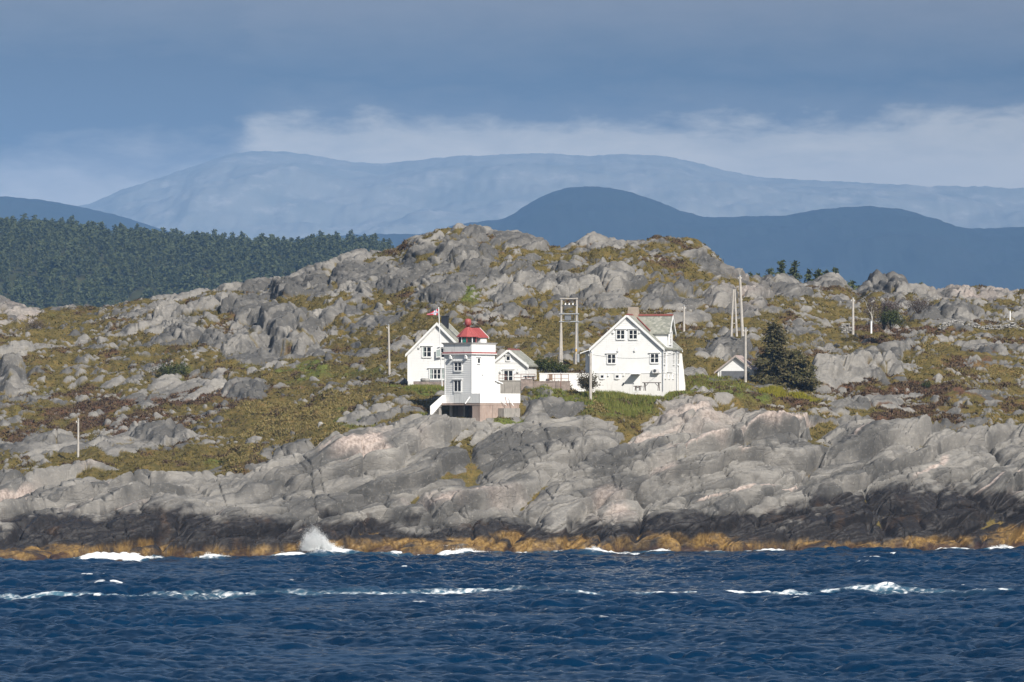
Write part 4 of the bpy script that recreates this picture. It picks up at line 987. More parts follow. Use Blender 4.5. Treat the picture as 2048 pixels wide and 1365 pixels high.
# recessed side porch on the left
b = MB((-HWD, 1.5, 0), (1, 0, 0), (0, -1, 0)); b.clap([(-1.15, 2.42), (0, 2.42), (0, bz_(699)), (-1.15, bz_(705))], 0.2)
q = MB((-HWD - 1.15, 5.5, 0), (0, -1, 0), (-1, 0, 0)); q.clap([(0, 2.42), (4.0, 2.42), (4.0, bz_(705)), (0, bz_(705))], 0.2); b.add(q.v, q.f)
por = b.build('side_porch', M['white'], big)
b = MB((-HWD, 0, 0)); b.prism([(-1.65, bz_(707.5)), (0.0, bz_(698)), (0.0, bz_(696.4)), (-1.65, bz_(705.5))], 0.0 - 0.75, -5.8); b.build('porch_roof', M['trim'], por)
# tapering wing wall at the far right corner
b = MB((HWD, BL - 1.0, 0), (1, 0, 0), (0, -1, 0)); b.prism([(0.1, -0.6), (0.85, -0.6), (0.85, 0.9), (0.42, bz_(706)), (0.1, bz_(706))], 0.12, -0.12); b.build('wing_wall', M['plaster'], big)

# ------------------------------------------------------------------ the left white house
S2 = F / 628.0
def nx_(p): return (p - 874.5) / (S2 * math.cos(HR))
def nz_(r): return (772 - r) / S2
lh = gable_house('white_house', 874.5, 628, Z_LEFT, 7.4, 5.6, nz_(707), nz_(648.5), 'white clapboard house with black chimney standing behind the lighthouse tower', 'house', ov=0.28, base=0.55, foot=0.55, pitch=0.2)
b = MB(); b.box(-3.62, 3.62, -5.5, -0.04, -1.0, 0.545); b.build('foundation', M['stonework'], lh)
b = MB(); b.box(-3.72, -3.05, -0.4, 0.07, -0.9, 0.60); b.build('corner_pier', M['plaster'], lh)
window(lh, *Y0, nx_(853.7), nz_(704), 1.05, 1.15, curtain=[(0.0, 0.2)])
window(lh, *Y0, nx_(874.5), nz_(748.5), 1.85, 1.15, 4, 2, curtain=[(0.02, 0.16), (0.86, 0.98)])
wn = window(lh, *Y0, nx_(887), nz_(706), 0.8, 1.1, 1, 2)
b = MB(); c0 = nx_(883)
b.prism([(c0 - 0.62, nz_(716)), (c0, nz_(714.5)), (c0, nz_(697)), (c0 - 0.62, nz_(699))], 0.30, 0.35); b.build('open_casement', M['trim'], wn)
b = MB(); b.prism([(c0 - 0.55, nz_(714)), (c0 - 0.07, nz_(713)), (c0 - 0.07, nz_(699)), (c0 - 0.55, nz_(701))], 0.351, 0.358); b.build('pane', M['curtain'], wn)
wall_lamp(lh, *Y0, nx_(838.5), nz_(694.5), 1.0)
b = MB((0, 2.3, 0), (1, 0, 0), (0, -1, 0)); b.box(-0.02, 0.78, -0.35, 0.35, nz_(662), nz_(633)); chm = b.build('chimney', M['black'], lh)
b = MB((0, 2.3, 0), (1, 0, 0), (0, -1, 0)); b.box(-0.08, 0.84, -0.41, 0.41, nz_(633) + 0.002, nz_(633) + 0.08); b.build('chimney_cap', M['black'], chm)
b = MB(); s_ = (nz_(648.5) - nz_(707)) / 3.7
b.tube((0.75, 2.35, nz_(648.5) + 0.24 - s_ * 0.75), (3.9, 2.35, nz_(648.5) + 0.24 - s_ * 3.9), 0.06, 0.06, 6); b.build('roof_cable', M['black'], lh)
# ------------------------------------------------------------------ the small white house between
S3 = F / 630.0
def mx_(p): return (p - 1017.5) / (S3 * math.cos(HR))
def mz_(r): return (764 - r) / S3
sh = gable_house('small_house', 1017.5, 630, Z_SMALL, 4.65, 5.0, mz_(731), mz_(701), 'small white one-storey house with double glass door right of the lighthouse', 'house', ov=0.26, base=-0.3, foot=-0.3, pitch=0.22, ridge_mat='redtile')
window(sh, *Y0, mx_(1016.5), mz_(717), 0.42, 0.46, 1, 1, trim=0.13)
window(sh, *Y0, mx_(1017), mz_(753), 1.05, 1.35, 2, 2, name='glass_door', trim=0.15)
b = MB(); b.box(-2.25, 2.25, 0.0, 0.05, mz_(726.2), mz_(725)); b.build('string_board', M['trim'], sh)
for p in (1001.5, 1036.5): wall_lamp(sh, *Y0, mx_(p), mz_(743), 1.0)
# ------------------------------------------------------------------ the boathouse shed
S4 = F / 644.0
def hx_(p): return (p - 1472) / (S4 * math.cos(HR))
def hz_(r): return (761 - r) / S4
shed = gable_house('boat_shed', 1472, 644, Z_SHED, 4.7, 3.4, hz_(742), hz_(713), 'low white shed with weathered pinkish roof and wide grey door by the spruce', 'shed', ov=0.40, roof='pinkroof', barge=False, corner=False, pitch=0.2, base=-0.6, foot=-0.6, thick=0.12)
b = MB(); b.box(hx_(1443), hx_(1499), 0.036, 0.09, -0.5, hz_(742.5)); dr = b.build('wide_door', M['greydoor'], shed)
b = MB()
for p in (1442, 1500): b.box(hx_(p) - 0.06, hx_(p) + 0.06, 0.036, 0.13, -0.5, hz_(742))
b.build('door_post', M['trim'], shed)
b = MB(); chev(b, 2.35, hz_(742), hz_(713), -0.10, 0.0, -0.44, -0.40, 0, 0.38); b.build('bargeboard', M['greywood'], shed)

# ------------------------------------------------------------------ the lighthouse
LA = R(40)
S5 = F / 600.0
UL = Vector((math.cos(LA), -math.sin(LA), 0)); NL = Vector((-math.sin(LA), -math.cos(LA), 0))     # left face
UR = Vector((math.sin(LA), math.cos(LA), 0)); NR_ = Vector((math.cos(LA), -math.sin(LA), 0))      # right face
LW = 4.12
front = Vector((xcol(943, 598.5), 598.5, 0))
ctr = front - UL * (LW / 2) + UR * (LW / 2)
lt = empty('lighthouse', (ctr.x, ctr.y, Z_LH), 0, 'square white lighthouse tower with red lantern roof on a rusty concrete base', 'lighthouse')
def lz(r): return (838 - r) / S5
HB, HG, HT = lz(806.5), lz(706.5), lz(688)
def face(k, s=LW / 2):
    """frame of one side of the tower: origin at its left corner seen from outside"""
    O, u, n = [(-UL * s - UR * s, UL, NL), (UL * s - UR * s, UR, NR_), (UL * s + UR * s, -UL, UR), (-UL * s + UR * s, -UR, -UL)][k]
    return O, u, n
b = MB()
for k in range(4):
    q = MB(*face(k)); q.clap([(0, HB), (LW, HB), (LW, HG), (0, HG)], 0.25, 0.03); b.add(q.v, q.f)
b.build('tower_wall', M['white'], lt)
for k in range(4):
    q = MB(*face(k)); q.box(-0.05, 0.10, 0.0, 0.055, HB, HG - 0.02); q.build('corner_board', M['trim'], lt)
# gallery parapet with flared cornice
gs = LW / 2 + 0.12
b = MB()
for k in range(4):
    q = MB(*face(k, gs)); W_ = gs * 2
    nb = 26
    for i in range(nb):
        q.box(W_ * i / nb + 0.008, W_ * (i + 1) / nb - 0.008, -0.07, 0.012, HG + 0.1, HT - 0.1)
    q.box(0.0, W_, -0.06, 0.0, HG + 0.02, HT - 0.1)
    b.add(q.v, q.f)
b.build('gallery_parapet', M['weathered'], lt)
def ring_band(z0, s0, z1, s1, inner):
    b = MB(); vs = []
    for z, s in ((z0, s0), (z1, s1), (z1, inner), (z0, inner)):
        for a_, c_ in ((-1, -1), (1, -1), (1, 1), (-1, 1)): vs.append(UL * (a_ * s) + UR * (c_ * s) + Vector((0, 0, z)))
    fs = [(j * 4 + i, j * 4 + (i + 1) % 4, ((j + 1) % 4) * 4 + (i + 1) % 4, ((j + 1) % 4) * 4 + i) for j in range(4) for i in range(4)]
    b.add(vs, fs); return b
ring_band(HT - 0.1, gs + 0.02, HT + 0.13, gs + 0.22, gs - 0.05).build('cornice', M['weathered'], lt)
ring_band(HG - 0.06, gs + 0.10, HG + 0.1, gs + 0.10, gs - 0.3).build('red_band', M['red'], lt)
ring_band(HG - 0.17, gs + 0.13, HG - 0.062, gs + 0.13, gs - 0.3).build('drip_moulding', M['trim'], lt)
b = MB(); q = [UL * (a_ * gs * 0.97) + UR * (c_ * gs * 0.97) for a_, c_ in ((-1, -1), (1, -1), (1, 1), (-1, 1))]
b.add([p_ + Vector((0, 0, HG + 0.25)) for p_ in q] + [p_ + Vector((0, 0, HG + 0.12)) for p_ in q], [(0, 1, 2, 3), (7, 6, 5, 4), (0, 4, 5, 1), (1, 5, 6, 2), (2, 6, 7, 3), (3, 7, 4, 0)]); b.build('gallery_floor', M['greymetal'], lt)
# lantern room
lc = NL * 0.30
NS = 10
zr0, zr1, zr2 = HG + 0.255, lz(674.5), lz(656)
b = MB(); b.lathe([(1.10, zr0), (1.10, lz(687))], (lc.x, lc.y), NS, ang=0.2); lan = b.build('lantern_room', M['trim'], lt)
b = MB(); b.lathe([(1.02, lz(687) + 0.002), (1.02, zr1)], (lc.x, lc.y), NS, ang=0.2); b.build('lantern_glass', M['glass'], lan)
for i in range(NS):
    a_ = 2 * math.pi * i / NS + 0.2
    c_ = Vector((lc.x + 1.06 * math.cos(a_), lc.y + 1.06 * math.sin(a_), 0))
    b = MB(); b.tube(c_ + Vector((0, 0, lz(687))), c_ + Vector((0, 0, zr1)), 0.06, 0.06, 6); b.build('mullion', M['red'] if i % 2 else M['trim'], lan)
ld = Vector((-0.15, -1, 0)).normalized()
b = MB((lc.x, lc.y, 0), Vector((1, -0.15, 0)).normalized(), ld); b.box(-0.42, 0.02, 0.955, 1.03, lz(685.5), lz(676)); b.build('lens', M['lens'], lan)
b = MB(); b.lathe([(1.34, zr1), (1.36, zr1 + 0.05), (0.32, zr2), (0.30, zr2 + 0.08)], (lc.x, lc.y), NS, ang=0.2)
for i in range(NS):
    a_ = 2 * math.pi * i / NS + 0.2; e = Vector((math.cos(a_), math.sin(a_), 0))
    b.tube(lc + e * 1.36 + Vector((0, 0, zr1 + 0.05)), lc + e * 0.32 + Vector((0, 0, zr2 + 0.01)), 0.025, 0.02, 5)
rf = b.build('lantern_roof', M['red'], lt)
b = MB(); b.lathe([(0.24, zr2), (0.24, lz(651.2)), (0.40, lz(650.8)), (0.41, lz(643.5)), (0.37, lz(640)), (0.24, lz(638)), (0.05, lz(637.3))], (lc.x, lc.y), 16); b.build('vent_ball', M['red'], rf, smooth=True)
b = MB(); b.tube((lc.x, lc.y, lz(637.5)), (lc.x, lc.y, lz(624)), 0.02, 0.012, 5); b.build('lightning_rod', M['rust'], rf)
# gabled hood behind the lantern
hO = lc; hw_ = 1.25; e_z, r_z = lz(674), lz(657)
def hood(lo, hi_, y0, y1, ov):
    b = MB(hO, NR_, UR); s = (r_z - e_z) / hw_
    b.prism([(-hw_ - ov, e_z - s * ov + hi_), (-hw_ - ov, e_z - s * ov + lo), (0, r_z + lo), (hw_ + ov, e_z - s * ov + lo), (hw_ + ov, e_z - s * ov + hi_), (0, r_z + hi_)], y0, y1); return b
hb = hood(0.0, 0.08, 0.2, 2.15, 0.12)
for i in range(7):
    y = 0.75 + 0.2 * i
    for s in (-1, 1):
        hb.tube(hO + UR * y + Vector((0, 0, r_z + 0.09)), hO + UR * y + NR_ * s * (hw_ + 0.12) + Vector((0, 0, e_z + 0.09 - (r_z - e_z) / hw_ * 0.12)), 0.02, 0.02, 5)
hb.build('hood_roof', M['red'], lt)
hood(-0.10, 0.13, 2.152, 2.21, 0.15).build('hood_bargeboard', M['trim'], lt)
b = MB(hO, NR_, UR); b.prism([(-hw_ + 0.1, zr0), (hw_ - 0.1, zr0), (hw_ - 0.1, e_z), (0, r_z), (-hw_ + 0.1, e_z)], 0.95, 2.05); b.build('hood_wall', M['trim'], lt)
# tower windows and lamps
FL, FR_ = face(0), face(1)
def la(p): return (p - 889.7) / (S5 * math.cos(LA))
def ra(p): return (p - 943.2) / (S5 * math.sin(LA))
window(lt, *FL, la(916.5), lz(733.5), 1.05, 0.92, 2, 2)
window(lt, *FL, la(916), lz(772.5), 1.0, 1.22, 2, 1)
window(lt, *FR_, ra(957), lz(722), 0.42, 0.55, 1, 1, trim=0.12)
for p in (903.5, 934.5):
    q = MB(*FL); a_ = la(p); q.box(a_ - 0.14, a_ + 0.14, 0.04, 0.34, lz(718), lz(713.5)); q.prism([(a_ - 0.15, lz(713.5)), (a_ + 0.15, lz(713.5)), (a_ - 0.02, lz(710.5))], 0.03, 0.36); q.build('wall_lamp', M['trim'], lt)
q = MB(*FR_); a_ = ra(964.2); q.box(a_ - 0.05, a_ + 0.05, 0.04, 0.10, lz(751.2), lz(749.8)); q.build('wall_hook', M['darkmetal'], lt)
# lean-to on the back right
O2, u2, n2 = face(2)
b = MB(O2, u2, n2); b.box(0.02, 2.2, 0.02, 1.15, HB, lz(768)); b.prism([(0.02, lz(768)), (2.2, lz(768)), (2.2, lz(765)), (0.02, lz(765))], 0.02, 0.6); le = b.build('lean_to', M['white'], lt)
b = MB()
p0, p1 = O2 + u2 * -0.12 + n2 * 0.05 + Vector((0, 0, lz(762))), O2 + u2 * -0.12 + n2 * 1.5 + Vector((0, 0, lz(768.5)))
vs = []
for dz_ in (0.0, 0.16):
    for q_, w2 in ((p0, 0), (p1, 0), (p1, 2.5), (p0, 2.5)): vs.append(q_ + u2 * w2 + Vector((0, 0, dz_)))
b.add(vs, [(3, 2, 1, 0), (4, 5, 6, 7), (0, 1, 5, 4), (1, 2, 6, 5), (2, 3, 7, 6), (3, 0, 4, 7)]); b.build('lean_to_roof', M['trim'], le)
# terrace round the seaward side
A_ = 1.85; B_ = 0.62
T0 = UL * (LW / 2) - UR * (LW / 2)           # front corner of the tower
C_ = T0 + UL * A_ + NL * B_                  # front corner of the terrace
PH0, PH1 = lz(806.5), lz(787.5)
b = MB(C_, -UL, NL); nb = 30; Lp = 4.05
for i in range(nb): b.box(Lp * i / nb + 0.006, Lp * (i + 1) / nb - 0.006, -0.04, 0.02, PH0, PH1)
b.box(0, Lp, -0.08, -0.041, PH0 + 0.1, PH1 - 0.1); b.build('terrace_parapet', M['weathered'], lt)
b = MB(C_, UR, NR_); b.box(-0.02, 7.3, -0.08, 0.021, PH0, PH1); b.build('terrace_parapet', M['white'], lt)
b = MB(C_, UR, NR_); b.box(0.02, 5.6, -5.97, -0.02, PH0 - 0.26, PH0 - 0.003)
b.box(0.62, 5.6, -A_ - LW - 0.04, -A_ - 0.1, PH0 - 0.24, PH0 - 0.05)
b.box(5.62, 7.28, -2.4, -0.03, PH0 - 0.2, PH0 - 0.004); b.build('terrace_slab', M['pinkconcrete'], lt)
b = MB(C_, UR, NR_); b.box(2.35, 5.7, -5.9, -0.05, -2.2, PH0 - 0.262); b.box(0.06, 2.3, -1.25, -0.06, -2.2, PH0 - 0.264) ; b.build('concrete_base', M['pinkconcrete'], lt)
b = MB(C_, UR, NR_); b.box(3.3, 6.3, 0.0, 0.85, -2.2, lz(817)); b.build('buttress', M['concrete'], lt)
b = MB(C_, UR, NR_); b.box(5.72, 7.2, -2.3, -0.06, -1.0, PH0 - 0.205); b.build('concrete_base', M['pinkconcrete'], lt)
b = MB(C_, -UL, NL); b.box(5.35, 5.75, -2.2, -1.2, -2, PH0 - 0.27); b.box(3.7, 4.0, -2.2, -1.6, -2, PH0 - 0.27); b.build('concrete_pier', M['concrete'], lt)
def brace(p0, r0, p1, r1, out0, out1, rad, mat):
    def pt(p, r, out):
        u_ = (p - 961.2) / (S5 * math.sin(LA)); q_ = C_ + UR * u_ + NR_ * out; return q_ + Vector((0, 0, lz(r)))
    b = MB(); b.tube(pt(p0, r0, out0), pt(p1, r1, out1), rad, rad, 6); b.build('brace', M[mat], lt)
brace(1001, 802, 1010, 812, 0.06, 0.35, 0.035, 'trim'); brace(1017, 796, 1021, 812, 0.06, 0.5, 0.06, 'trim'); brace(1010, 794, 1008, 812, 0.06, 0.6, 0.03, 'rust')
b = MB(); q0 = C_ - UL * 1.55 + NL * 0.03; b.tube(q0 + Vector((0, 0, lz(794.5))), q0 + NL * 0.55 - UL * 0.25 + Vector((0, 0, lz(808))), 0.07, 0.07, 6); b.build('brace', M['trim'], lt)
# outside stair on the left
sO = -UL * (LW / 2) - UR * (LW / 2)
b = MB(sO, NL, NR_)
for off in (0.0,):
    b.prism([(0.02, lz(809)), (0.02, lz(791)), (0.42, lz(791)), (2.62, lz(813)), (2.62, lz(832)), (2.45, lz(832)), (0.65, lz(809))], off - 0.05, off + 0.01)
stp = b.build('stair_parapet', M['trim'], lt)
b = MB(sO, NL, NR_)
for i in range(8):
    b.box(0.3 + 0.27 * i, 0.62 + 0.27 * i, -1.1, -0.055, HB - 0.2 * (i + 1) - 0.05, HB - 0.2 * (i + 1)); b.box(0.3 + 0.27 * i, 0.34 + 0.27 * i, -1.1, -0.055, HB - 0.2 * (i + 1), HB - 0.2 * i - 0.055)
b.build('stair_steps', M['concrete'], lt)
b = MB(sO, NL, NR_); b.box(0.3, 0.8, -0.95, -0.25, -1.5, lz(812)); b.box(-0.4, 3.3, -1.6, 0.7, -1.2, lz(832.5)); b.build('stair_landing', M['concrete'], lt)

# ------------------------------------------------------------------ poles, flag, fences
def cyl_pole(name, p, d, row_top, r0, r1, label, cat='pole', group='utility poles round the station', lean=0.0, mat='greywood', arm=None, ins=0, row_base=None):
    x, y, z = loc(p, d)
    if row_base is not None: z = zrow(row_base, d)
    o = empty(name, (x, y, z - 0.3), 0, label, cat, group)
    h = zrow(row_top, d) - z + 0.3
    b = MB(); kk = 1.25 if cat == 'pole' else 1.0; r0 *= kk; r1 *= kk; b.tube((0, 0, 0), (lean, 0, h), r0, r1, 10); b.build('shaft', M[mat], o)
    b = MB(); b.lathe([(r1 * 1.25, h), (r1 * 1.25, h + 0.06), (0.02, h + 0.12)], (lean, 0), 8); b.build('cap', M['greymetal'], o)
    for i in range(ins):
        b = MB(); a = lean + (0.22 if i % 2 else -0.22); zz = h - 0.35 - 0.3 * (i // 2)
        b.tube((lean, 0, zz - 0.1), (a, -0.05, zz), 0.02, 0.02, 5); b.tube((a, -0.05, zz), (a, -0.05, zz + 0.16), 0.05, 0.035, 6); b.build('insulator', M['porcelain'], o)
    return o
cyl_pole('utility_pole', 779, 655, 651, 0.13, 0.09, 'tall thin pole standing alone on the heath left of the white houses', ins=1, lean=-0.12, row_base=753)
cyl_pole('utility_pole', 156, 603, 839, 0.12, 0.085, 'lone pole on the rocky slope near the left edge of the picture', ins=1, lean=0.03, row_base=926)
cyl_pole('utility_pole', 1181, 607, 706, 0.155, 0.12, 'pale pole standing on the rock knoll in front of the porch of the big house', ins=2, row_base=812)
cyl_pole('utility_pole', 1368, 688, 612, 0.14, 0.10, 'pole on the slope just behind the right side of the big house', ins=2, row_base=676)
cyl_pole('utility_pole', 1485, 668, 552, 0.17, 0.13, 'tallest pole, slightly leaning, right beside the twin leg pole', ins=2, lean=-0.35, row_base=668)
cyl_pole('utility_pole', 1491, 637, 657, 0.14, 0.11, 'pale pole standing right in front of the low shed', ins=2, row_base=760)
cyl_pole('utility_pole', 1706, 684, 597, 0.15, 0.12, 'pole on the grassy shelf beside the stone cairn', ins=2, row_base=665)
cyl_pole('marker_post', 1742.5, 690, 643, 0.13, 0.12, 'short white post below the pale forked birch', 'post', 'short marker posts', mat='trim', row_base=663)
cyl_pole('marker_post', 2020, 735, 623, 0.11, 0.10, 'short white post in the heath by the right edge above the stone wall', 'post', 'short marker posts', mat='trim', row_base=637)
cyl_pole('marker_post', 443, 632, 843, 0.05, 0.045, 'thin short stake in the heath on the left above the shore slabs', 'post', 'short marker posts', mat='brownwood')
# twin leg pole
x, y, z = loc(1468, 672); z = zrow(669, 672)
o = empty('twin_leg_pole', (x, y, z - 0.3), 0, 'narrow A shaped pole of two legs joined at the top on the grey rock', 'pole', 'utility poles round the station')
h = zrow(579, 672) - z + 0.3
for s in (-1, 1):
    b = MB(); b.tube((s * 0.36, 0, 0), (s * 0.09, 0, h), 0.16, 0.12, 9); b.build('leg', M['greywood'], o)
for k in (0.28, 0.6):
    b = MB(); wd_ = 0.36 - 0.29 * k; b.tube((-wd_, 0, h * k), (wd_, 0, h * k), 0.05, 0.05, 6); b.build('cross_brace', M['greywood'], o)
b = MB(); b.tube((0, 0, h - 0.05), (0, 0, h + 0.25), 0.05, 0.04, 6); b.build('insulator', M['darkmetal'], o)
# pole mounted transformer
D6 = 652.0; S6 = F / D6
x, y, z = xcol(1137, D6), D6, zrow(731, D6)
o = empty('transformer_station', (x, y, z - 0.4), 0, 'H shaped pair of grey poles carrying a small transformer platform', 'transformer', 'utility poles round the station')
def ox(p): return (p - 1137) / S6
def ozr(r): return (731 - r) / S6 + 0.4
for p0_, p1_, rt in ((1120, 1123, 597), (1151.5, 1153.5, 596)):
    b = MB(); b.tube((ox(p0_), 0, 0), (ox(p1_), 0, ozr(rt)), 0.18, 0.135, 10); b.build('pole', M['greywood'], o)
b = MB(); b.tube((ox(1124.5), 0.16, 0), (ox(1123), 0.12, ozr(655)), 0.11, 0.10, 8); b.build('support_pole', M['greywood'], o)
for r in (597.5,):
    b = MB((0, -0.16, 0)); b.box(ox(1120), ox(1156), -0.05, 0.05, ozr(r) - 0.06, ozr(r) + 0.06); b.build('crossbar', M['greywood'], o)
b = MB((0, -0.16, 0)); b.box(ox(1124), ox(1153), -0.04, 0.04, ozr(611) - 0.04, ozr(611) + 0.04); cb = b.build('insulator_bar', M['darkmetal'], o)
for p in (1130.5, 1138, 1145.5):
    b = MB(); b.tube((ox(p), -0.16, ozr(611) + 0.04), (ox(p) + 0.03, -0.16, ozr(606)), 0.12, 0.05, 8); b.build('insulator', M['porcelain'], cb)
    b = MB(); b.tube((ox(p) + 0.03, -0.16, ozr(606)), (ox(p) + 0.03, -0.16, ozr(604)), 0.07, 0.05, 8); b.build('insulator_cap', M['black'], cb)
for r, a0, a1 in ((628, 1118, 1158), (643.5, 1118, 1158)):
    for yy in (-0.20, 0.20):
        b = MB((0, yy, 0)); b.box(ox(a0), ox(a1), -0.04, 0.04, ozr(r) - 0.06, ozr(r) + 0.06); b.build('platform_beam', M['greymetal'], o)
b = MB(); b.box(ox(1129), ox(1143), -0.35, 0.35, ozr(641.5), ozr(632)); b.box(ox(1130.5), ox(1141.5), -0.28, 0.28, ozr(632) , ozr(630.5)); tr_ = b.build('transformer_tank', M['darkmetal'], o)
b = MB()
for i in range(6): b.box(ox(1130 + 2 * i), ox(1131 + 2 * i), 0.352, 0.45, ozr(641), ozr(633))
b.build('cooling_fins', M['greymetal'], tr_)
b = MB(); b.box(ox(1145.5), ox(1147.5), -0.2, 0.2, ozr(639), ozr(629)); b.build('switch_box', M['black'], o)
b = MB((0, -0.2, 0)); b.box(ox(1151), ox(1154), 0.0, 0.03, ozr(703.5), ozr(698.5)); b.build('warning_plate', M['yellow'], o)
b = MB(); b.box(ox(1154.4), ox(1158.6), -0.25, 0.25, ozr(725), ozr(708)); b.build('cabinet', M['greymetal'], o)
b = MB(); b.box(ox(1146.8), ox(1149), 0.05, 0.5, ozr(729), ozr(708)); b.build('dark_cabinet', M['darkmetal'], o)
b = MB(); b.tube((ox(1156), -0.1, ozr(706)), (ox(1155.3), -0.1, ozr(630)), 0.05, 0.05, 6); b.build('cable_duct', M['greymetal'], o)
# flagpole with a swallow-less pennant
D7 = 612.0; S7 = F / D7
o = empty('flagpole', (xcol(884.3, D7), D7, zrow(768, D7) - 0.3), 0, 'slim white leaning flagpole beside the lighthouse flying a red pennant', 'flagpole')
h = (768 - 617) / S7 + 0.3; lean = -7.0 / S7
b = MB(); b.tube((0, 0, 0), (lean, 0, h), 0.065, 0.045, 10); b.build('pole', M['trim'], o)
b = MB(); b.lathe([(0.03, h), (0.075, h + 0.05), (0.05, h + 0.12), (0.01, h + 0.14)], (lean, 0), 10); b.build('finial', M['trim'], o)
b = MB(); b.tube((-0.02, -0.09, 1.0), (lean - 0.03, -0.07, h - 0.1), 0.008, 0.008, 4); b.build('halyard', M['trim'], o)
def pennant():
    b = MB(); n = 14; L_ = 1.35
    ztop, zbot = h - 0.08, h - 0.82
    bands = [(0.0, 0.36, 0), (0.36, 0.44, 1), (0.44, 0.56, 2), (0.56, 0.64, 1), (0.64, 1.0, 0)]
    def pt(s, t):
        zt__ = ztop * (1 - s) + (ztop - 0.62) * s; zb__ = zbot * (1 - s) + (ztop - 0.70) * s
        xh = lean - 0.06 + (0.0 - 0.06 * t)
        return (xh - L_ * s, 0.10 * math.sin(s * 9 + 0.6) * s - 0.03, zt__ * (1 - t) + zb__ * t + 0.04 * math.sin(s * 7) * s)
    for i in range(n):
        s0, s1 = i / n, (i + 1) / n
        for t0, t1, c in bands:
            c_ = c
            if c == 0 and 0.20 < s0 < 0.24: c_ = 2
            elif c == 0 and (0.14 <= s0 < 0.20 or 0.24 <= s0 < 0.31): c_ = 1
            b.add([pt(s0, t0), pt(s1, t0), pt(s1, t1), pt(s0, t1)], [(0, 1, 2, 3)], c_)
    return b.build('pennant', [M['flagred'], M['flagwhite'], M['flagblue']], o)
pennant()

# terrace wall, railings, furniture
D8 = 617.5; S8 = F / D8
def wall_box(name, p0_, p1_, d, r0, r1, thick, mat, label, cat, group=None):
    s_ = F / d
    o = empty(name, (xcol((p0_ + p1_) / 2, d), d, zrow(r1, d)), 0, label, cat, group)
    hw_ = (p1_ - p0_) / 2 / s_
    b = MB(); b.box(-hw_, hw_, -thick, 0, 0, (r1 - r0) / s_ - 0.1); b.build('wall_body', M[mat], o)
    b = MB(); b.box(-hw_ - 0.05, hw_ + 0.05, -thick - 0.05, 0.05, (r1 - r0) / s_ - 0.098, (r1 - r0) / s_); b.build('coping', M['trim' if mat == 'plaster' else mat], o)
    return o, hw_
wall_box('retaining_wall', 1079, 1189, 619.6, 746.5, 800, 0.35, 'plaster', 'long low white wall running left from the big house terrace', 'wall')
wall_box('retaining_wall', 996, 1041, 611, 761, 795, 0.5, 'concrete', 'stained grey concrete wall right of the lighthouse tower', 'wall')
wall_box('retaining_wall', 1042, 1066, 612.5, 758, 790, 0.5, 'stonework', 'brown stone end of the terrace wall below the dark garden table', 'wall')
wall_box('retaining_wall', 1067, 1140, 613.5, 762.5, 785, 0.4, 'stonework', 'low pinkish stone wall under the rusty railing', 'wall')
def railing(p0_, p1_, d, rtop, rbase, posts, label):
    s_ = F / d
    o = empty('railing', (xcol(p0_, d), d, zrow(rbase, d) - 0.1), 0, label, 'railing', 'rusty railings along the terrace')
    hh = (rbase - rtop) / s_ + 0.1; L = (p1_ - p0_) / s_
    for i in range(posts):
        b = MB(); b.tube((L * i / (posts - 1), 0, 0), (L * i / (posts - 1), 0, hh), 0.035, 0.03, 6); b.build('post', M['rust'], o)
    for k in (0.97, 0.45):
        b = MB(); b.tube((0, 0, hh * k), (L, 0, hh * k), 0.028, 0.028, 6); b.build('rail', M['rust'], o)
railing(998, 1012, 611.3, 749.5, 761, 2, 'short thin railing by the lean-to of the lighthouse before the glass door')
railing(1028, 1070, 612.8, 748.5, 760, 4, 'rusty railing on the stone terrace in front of the small house')
railing(1096, 1137, 613.8, 748.5, 764, 4, 'rusty railing standing before the long white wall')
cyl_pole('iron_stake', 1121.5, 612.5, 746, 0.035, 0.03, 'tall rusty iron stake in the grass before the low stone wall', 'stake', None, mat='rust', row_base=775)
o = empty('wooden_door', (xcol(1101.5, 619.1), 619.1, zrow(761.5, 619.1)), 0, 'narrow brown board door leaning on the long white wall', 'door')
b = MB()
for i in range(4): b.box(-0.22 + 0.11 * i, -0.116 + 0.11 * i, 0.12, 0.16, 0, 0.78)
b.build('boards', M['brownwood'], o)
b = MB(); b.box(-0.22, 0.21, 0.161, 0.19, 0.12, 0.2); b.box(-0.22, 0.21, 0.161, 0.19, 0.58, 0.66); b.build('battens', M['brownwood'], o)
def picnic(p0_, p1_, d, rtop, rbase, mat, topmat, label, name='picnic_table', cat='table', deep=0.8, group=None):
    s_ = F / d; o = empty(name, (xcol((p0_ + p1_) / 2, d), d, zrow(rbase, d)), HR, label, cat, group)
    hw_ = (p1_ - p0_) / 2 / s_; hh = (rbase - rtop) / s_
    b = MB()
    for i in range(5): b.box(-hw_, hw_, -deep / 2 + deep * i / 5 + 0.008, -deep / 2 + deep * (i + 1) / 5 - 0.008, hh - 0.10, hh)
    b.build('table_top', M[topmat], o)
    for s in (-1, 1):
        x_ = s * (hw_ - 0.22)
        for t in (-1, 1):
            b = MB(); b.tube((x_ + 0.0, t * (deep / 2 + 0.06), -0.1), (x_, t * 0.16, hh - 0.1), 0.055, 0.055, 6); b.build('leg', M[mat], o)
        b = MB(); b.tube((x_, 0, hh * 0.35), (x_ - s * 0.45, 0, hh - 0.11), 0.035, 0.035, 6); b.build('brace', M[mat], o)
    return o
picnic(1285.5, 1321.5, 616.6, 765, 780, 'tablewood', 'tablewood', 'long grey wooden picnic table under the heat pump of the big house', group='garden tables by the big house')
picnic(1267.5, 1283.5, 617.0, 772, 780, 'tablewood', 'tablewood', 'small low brown topped table left of the long grey picnic table', deep=0.5, group='garden tables by the big house')
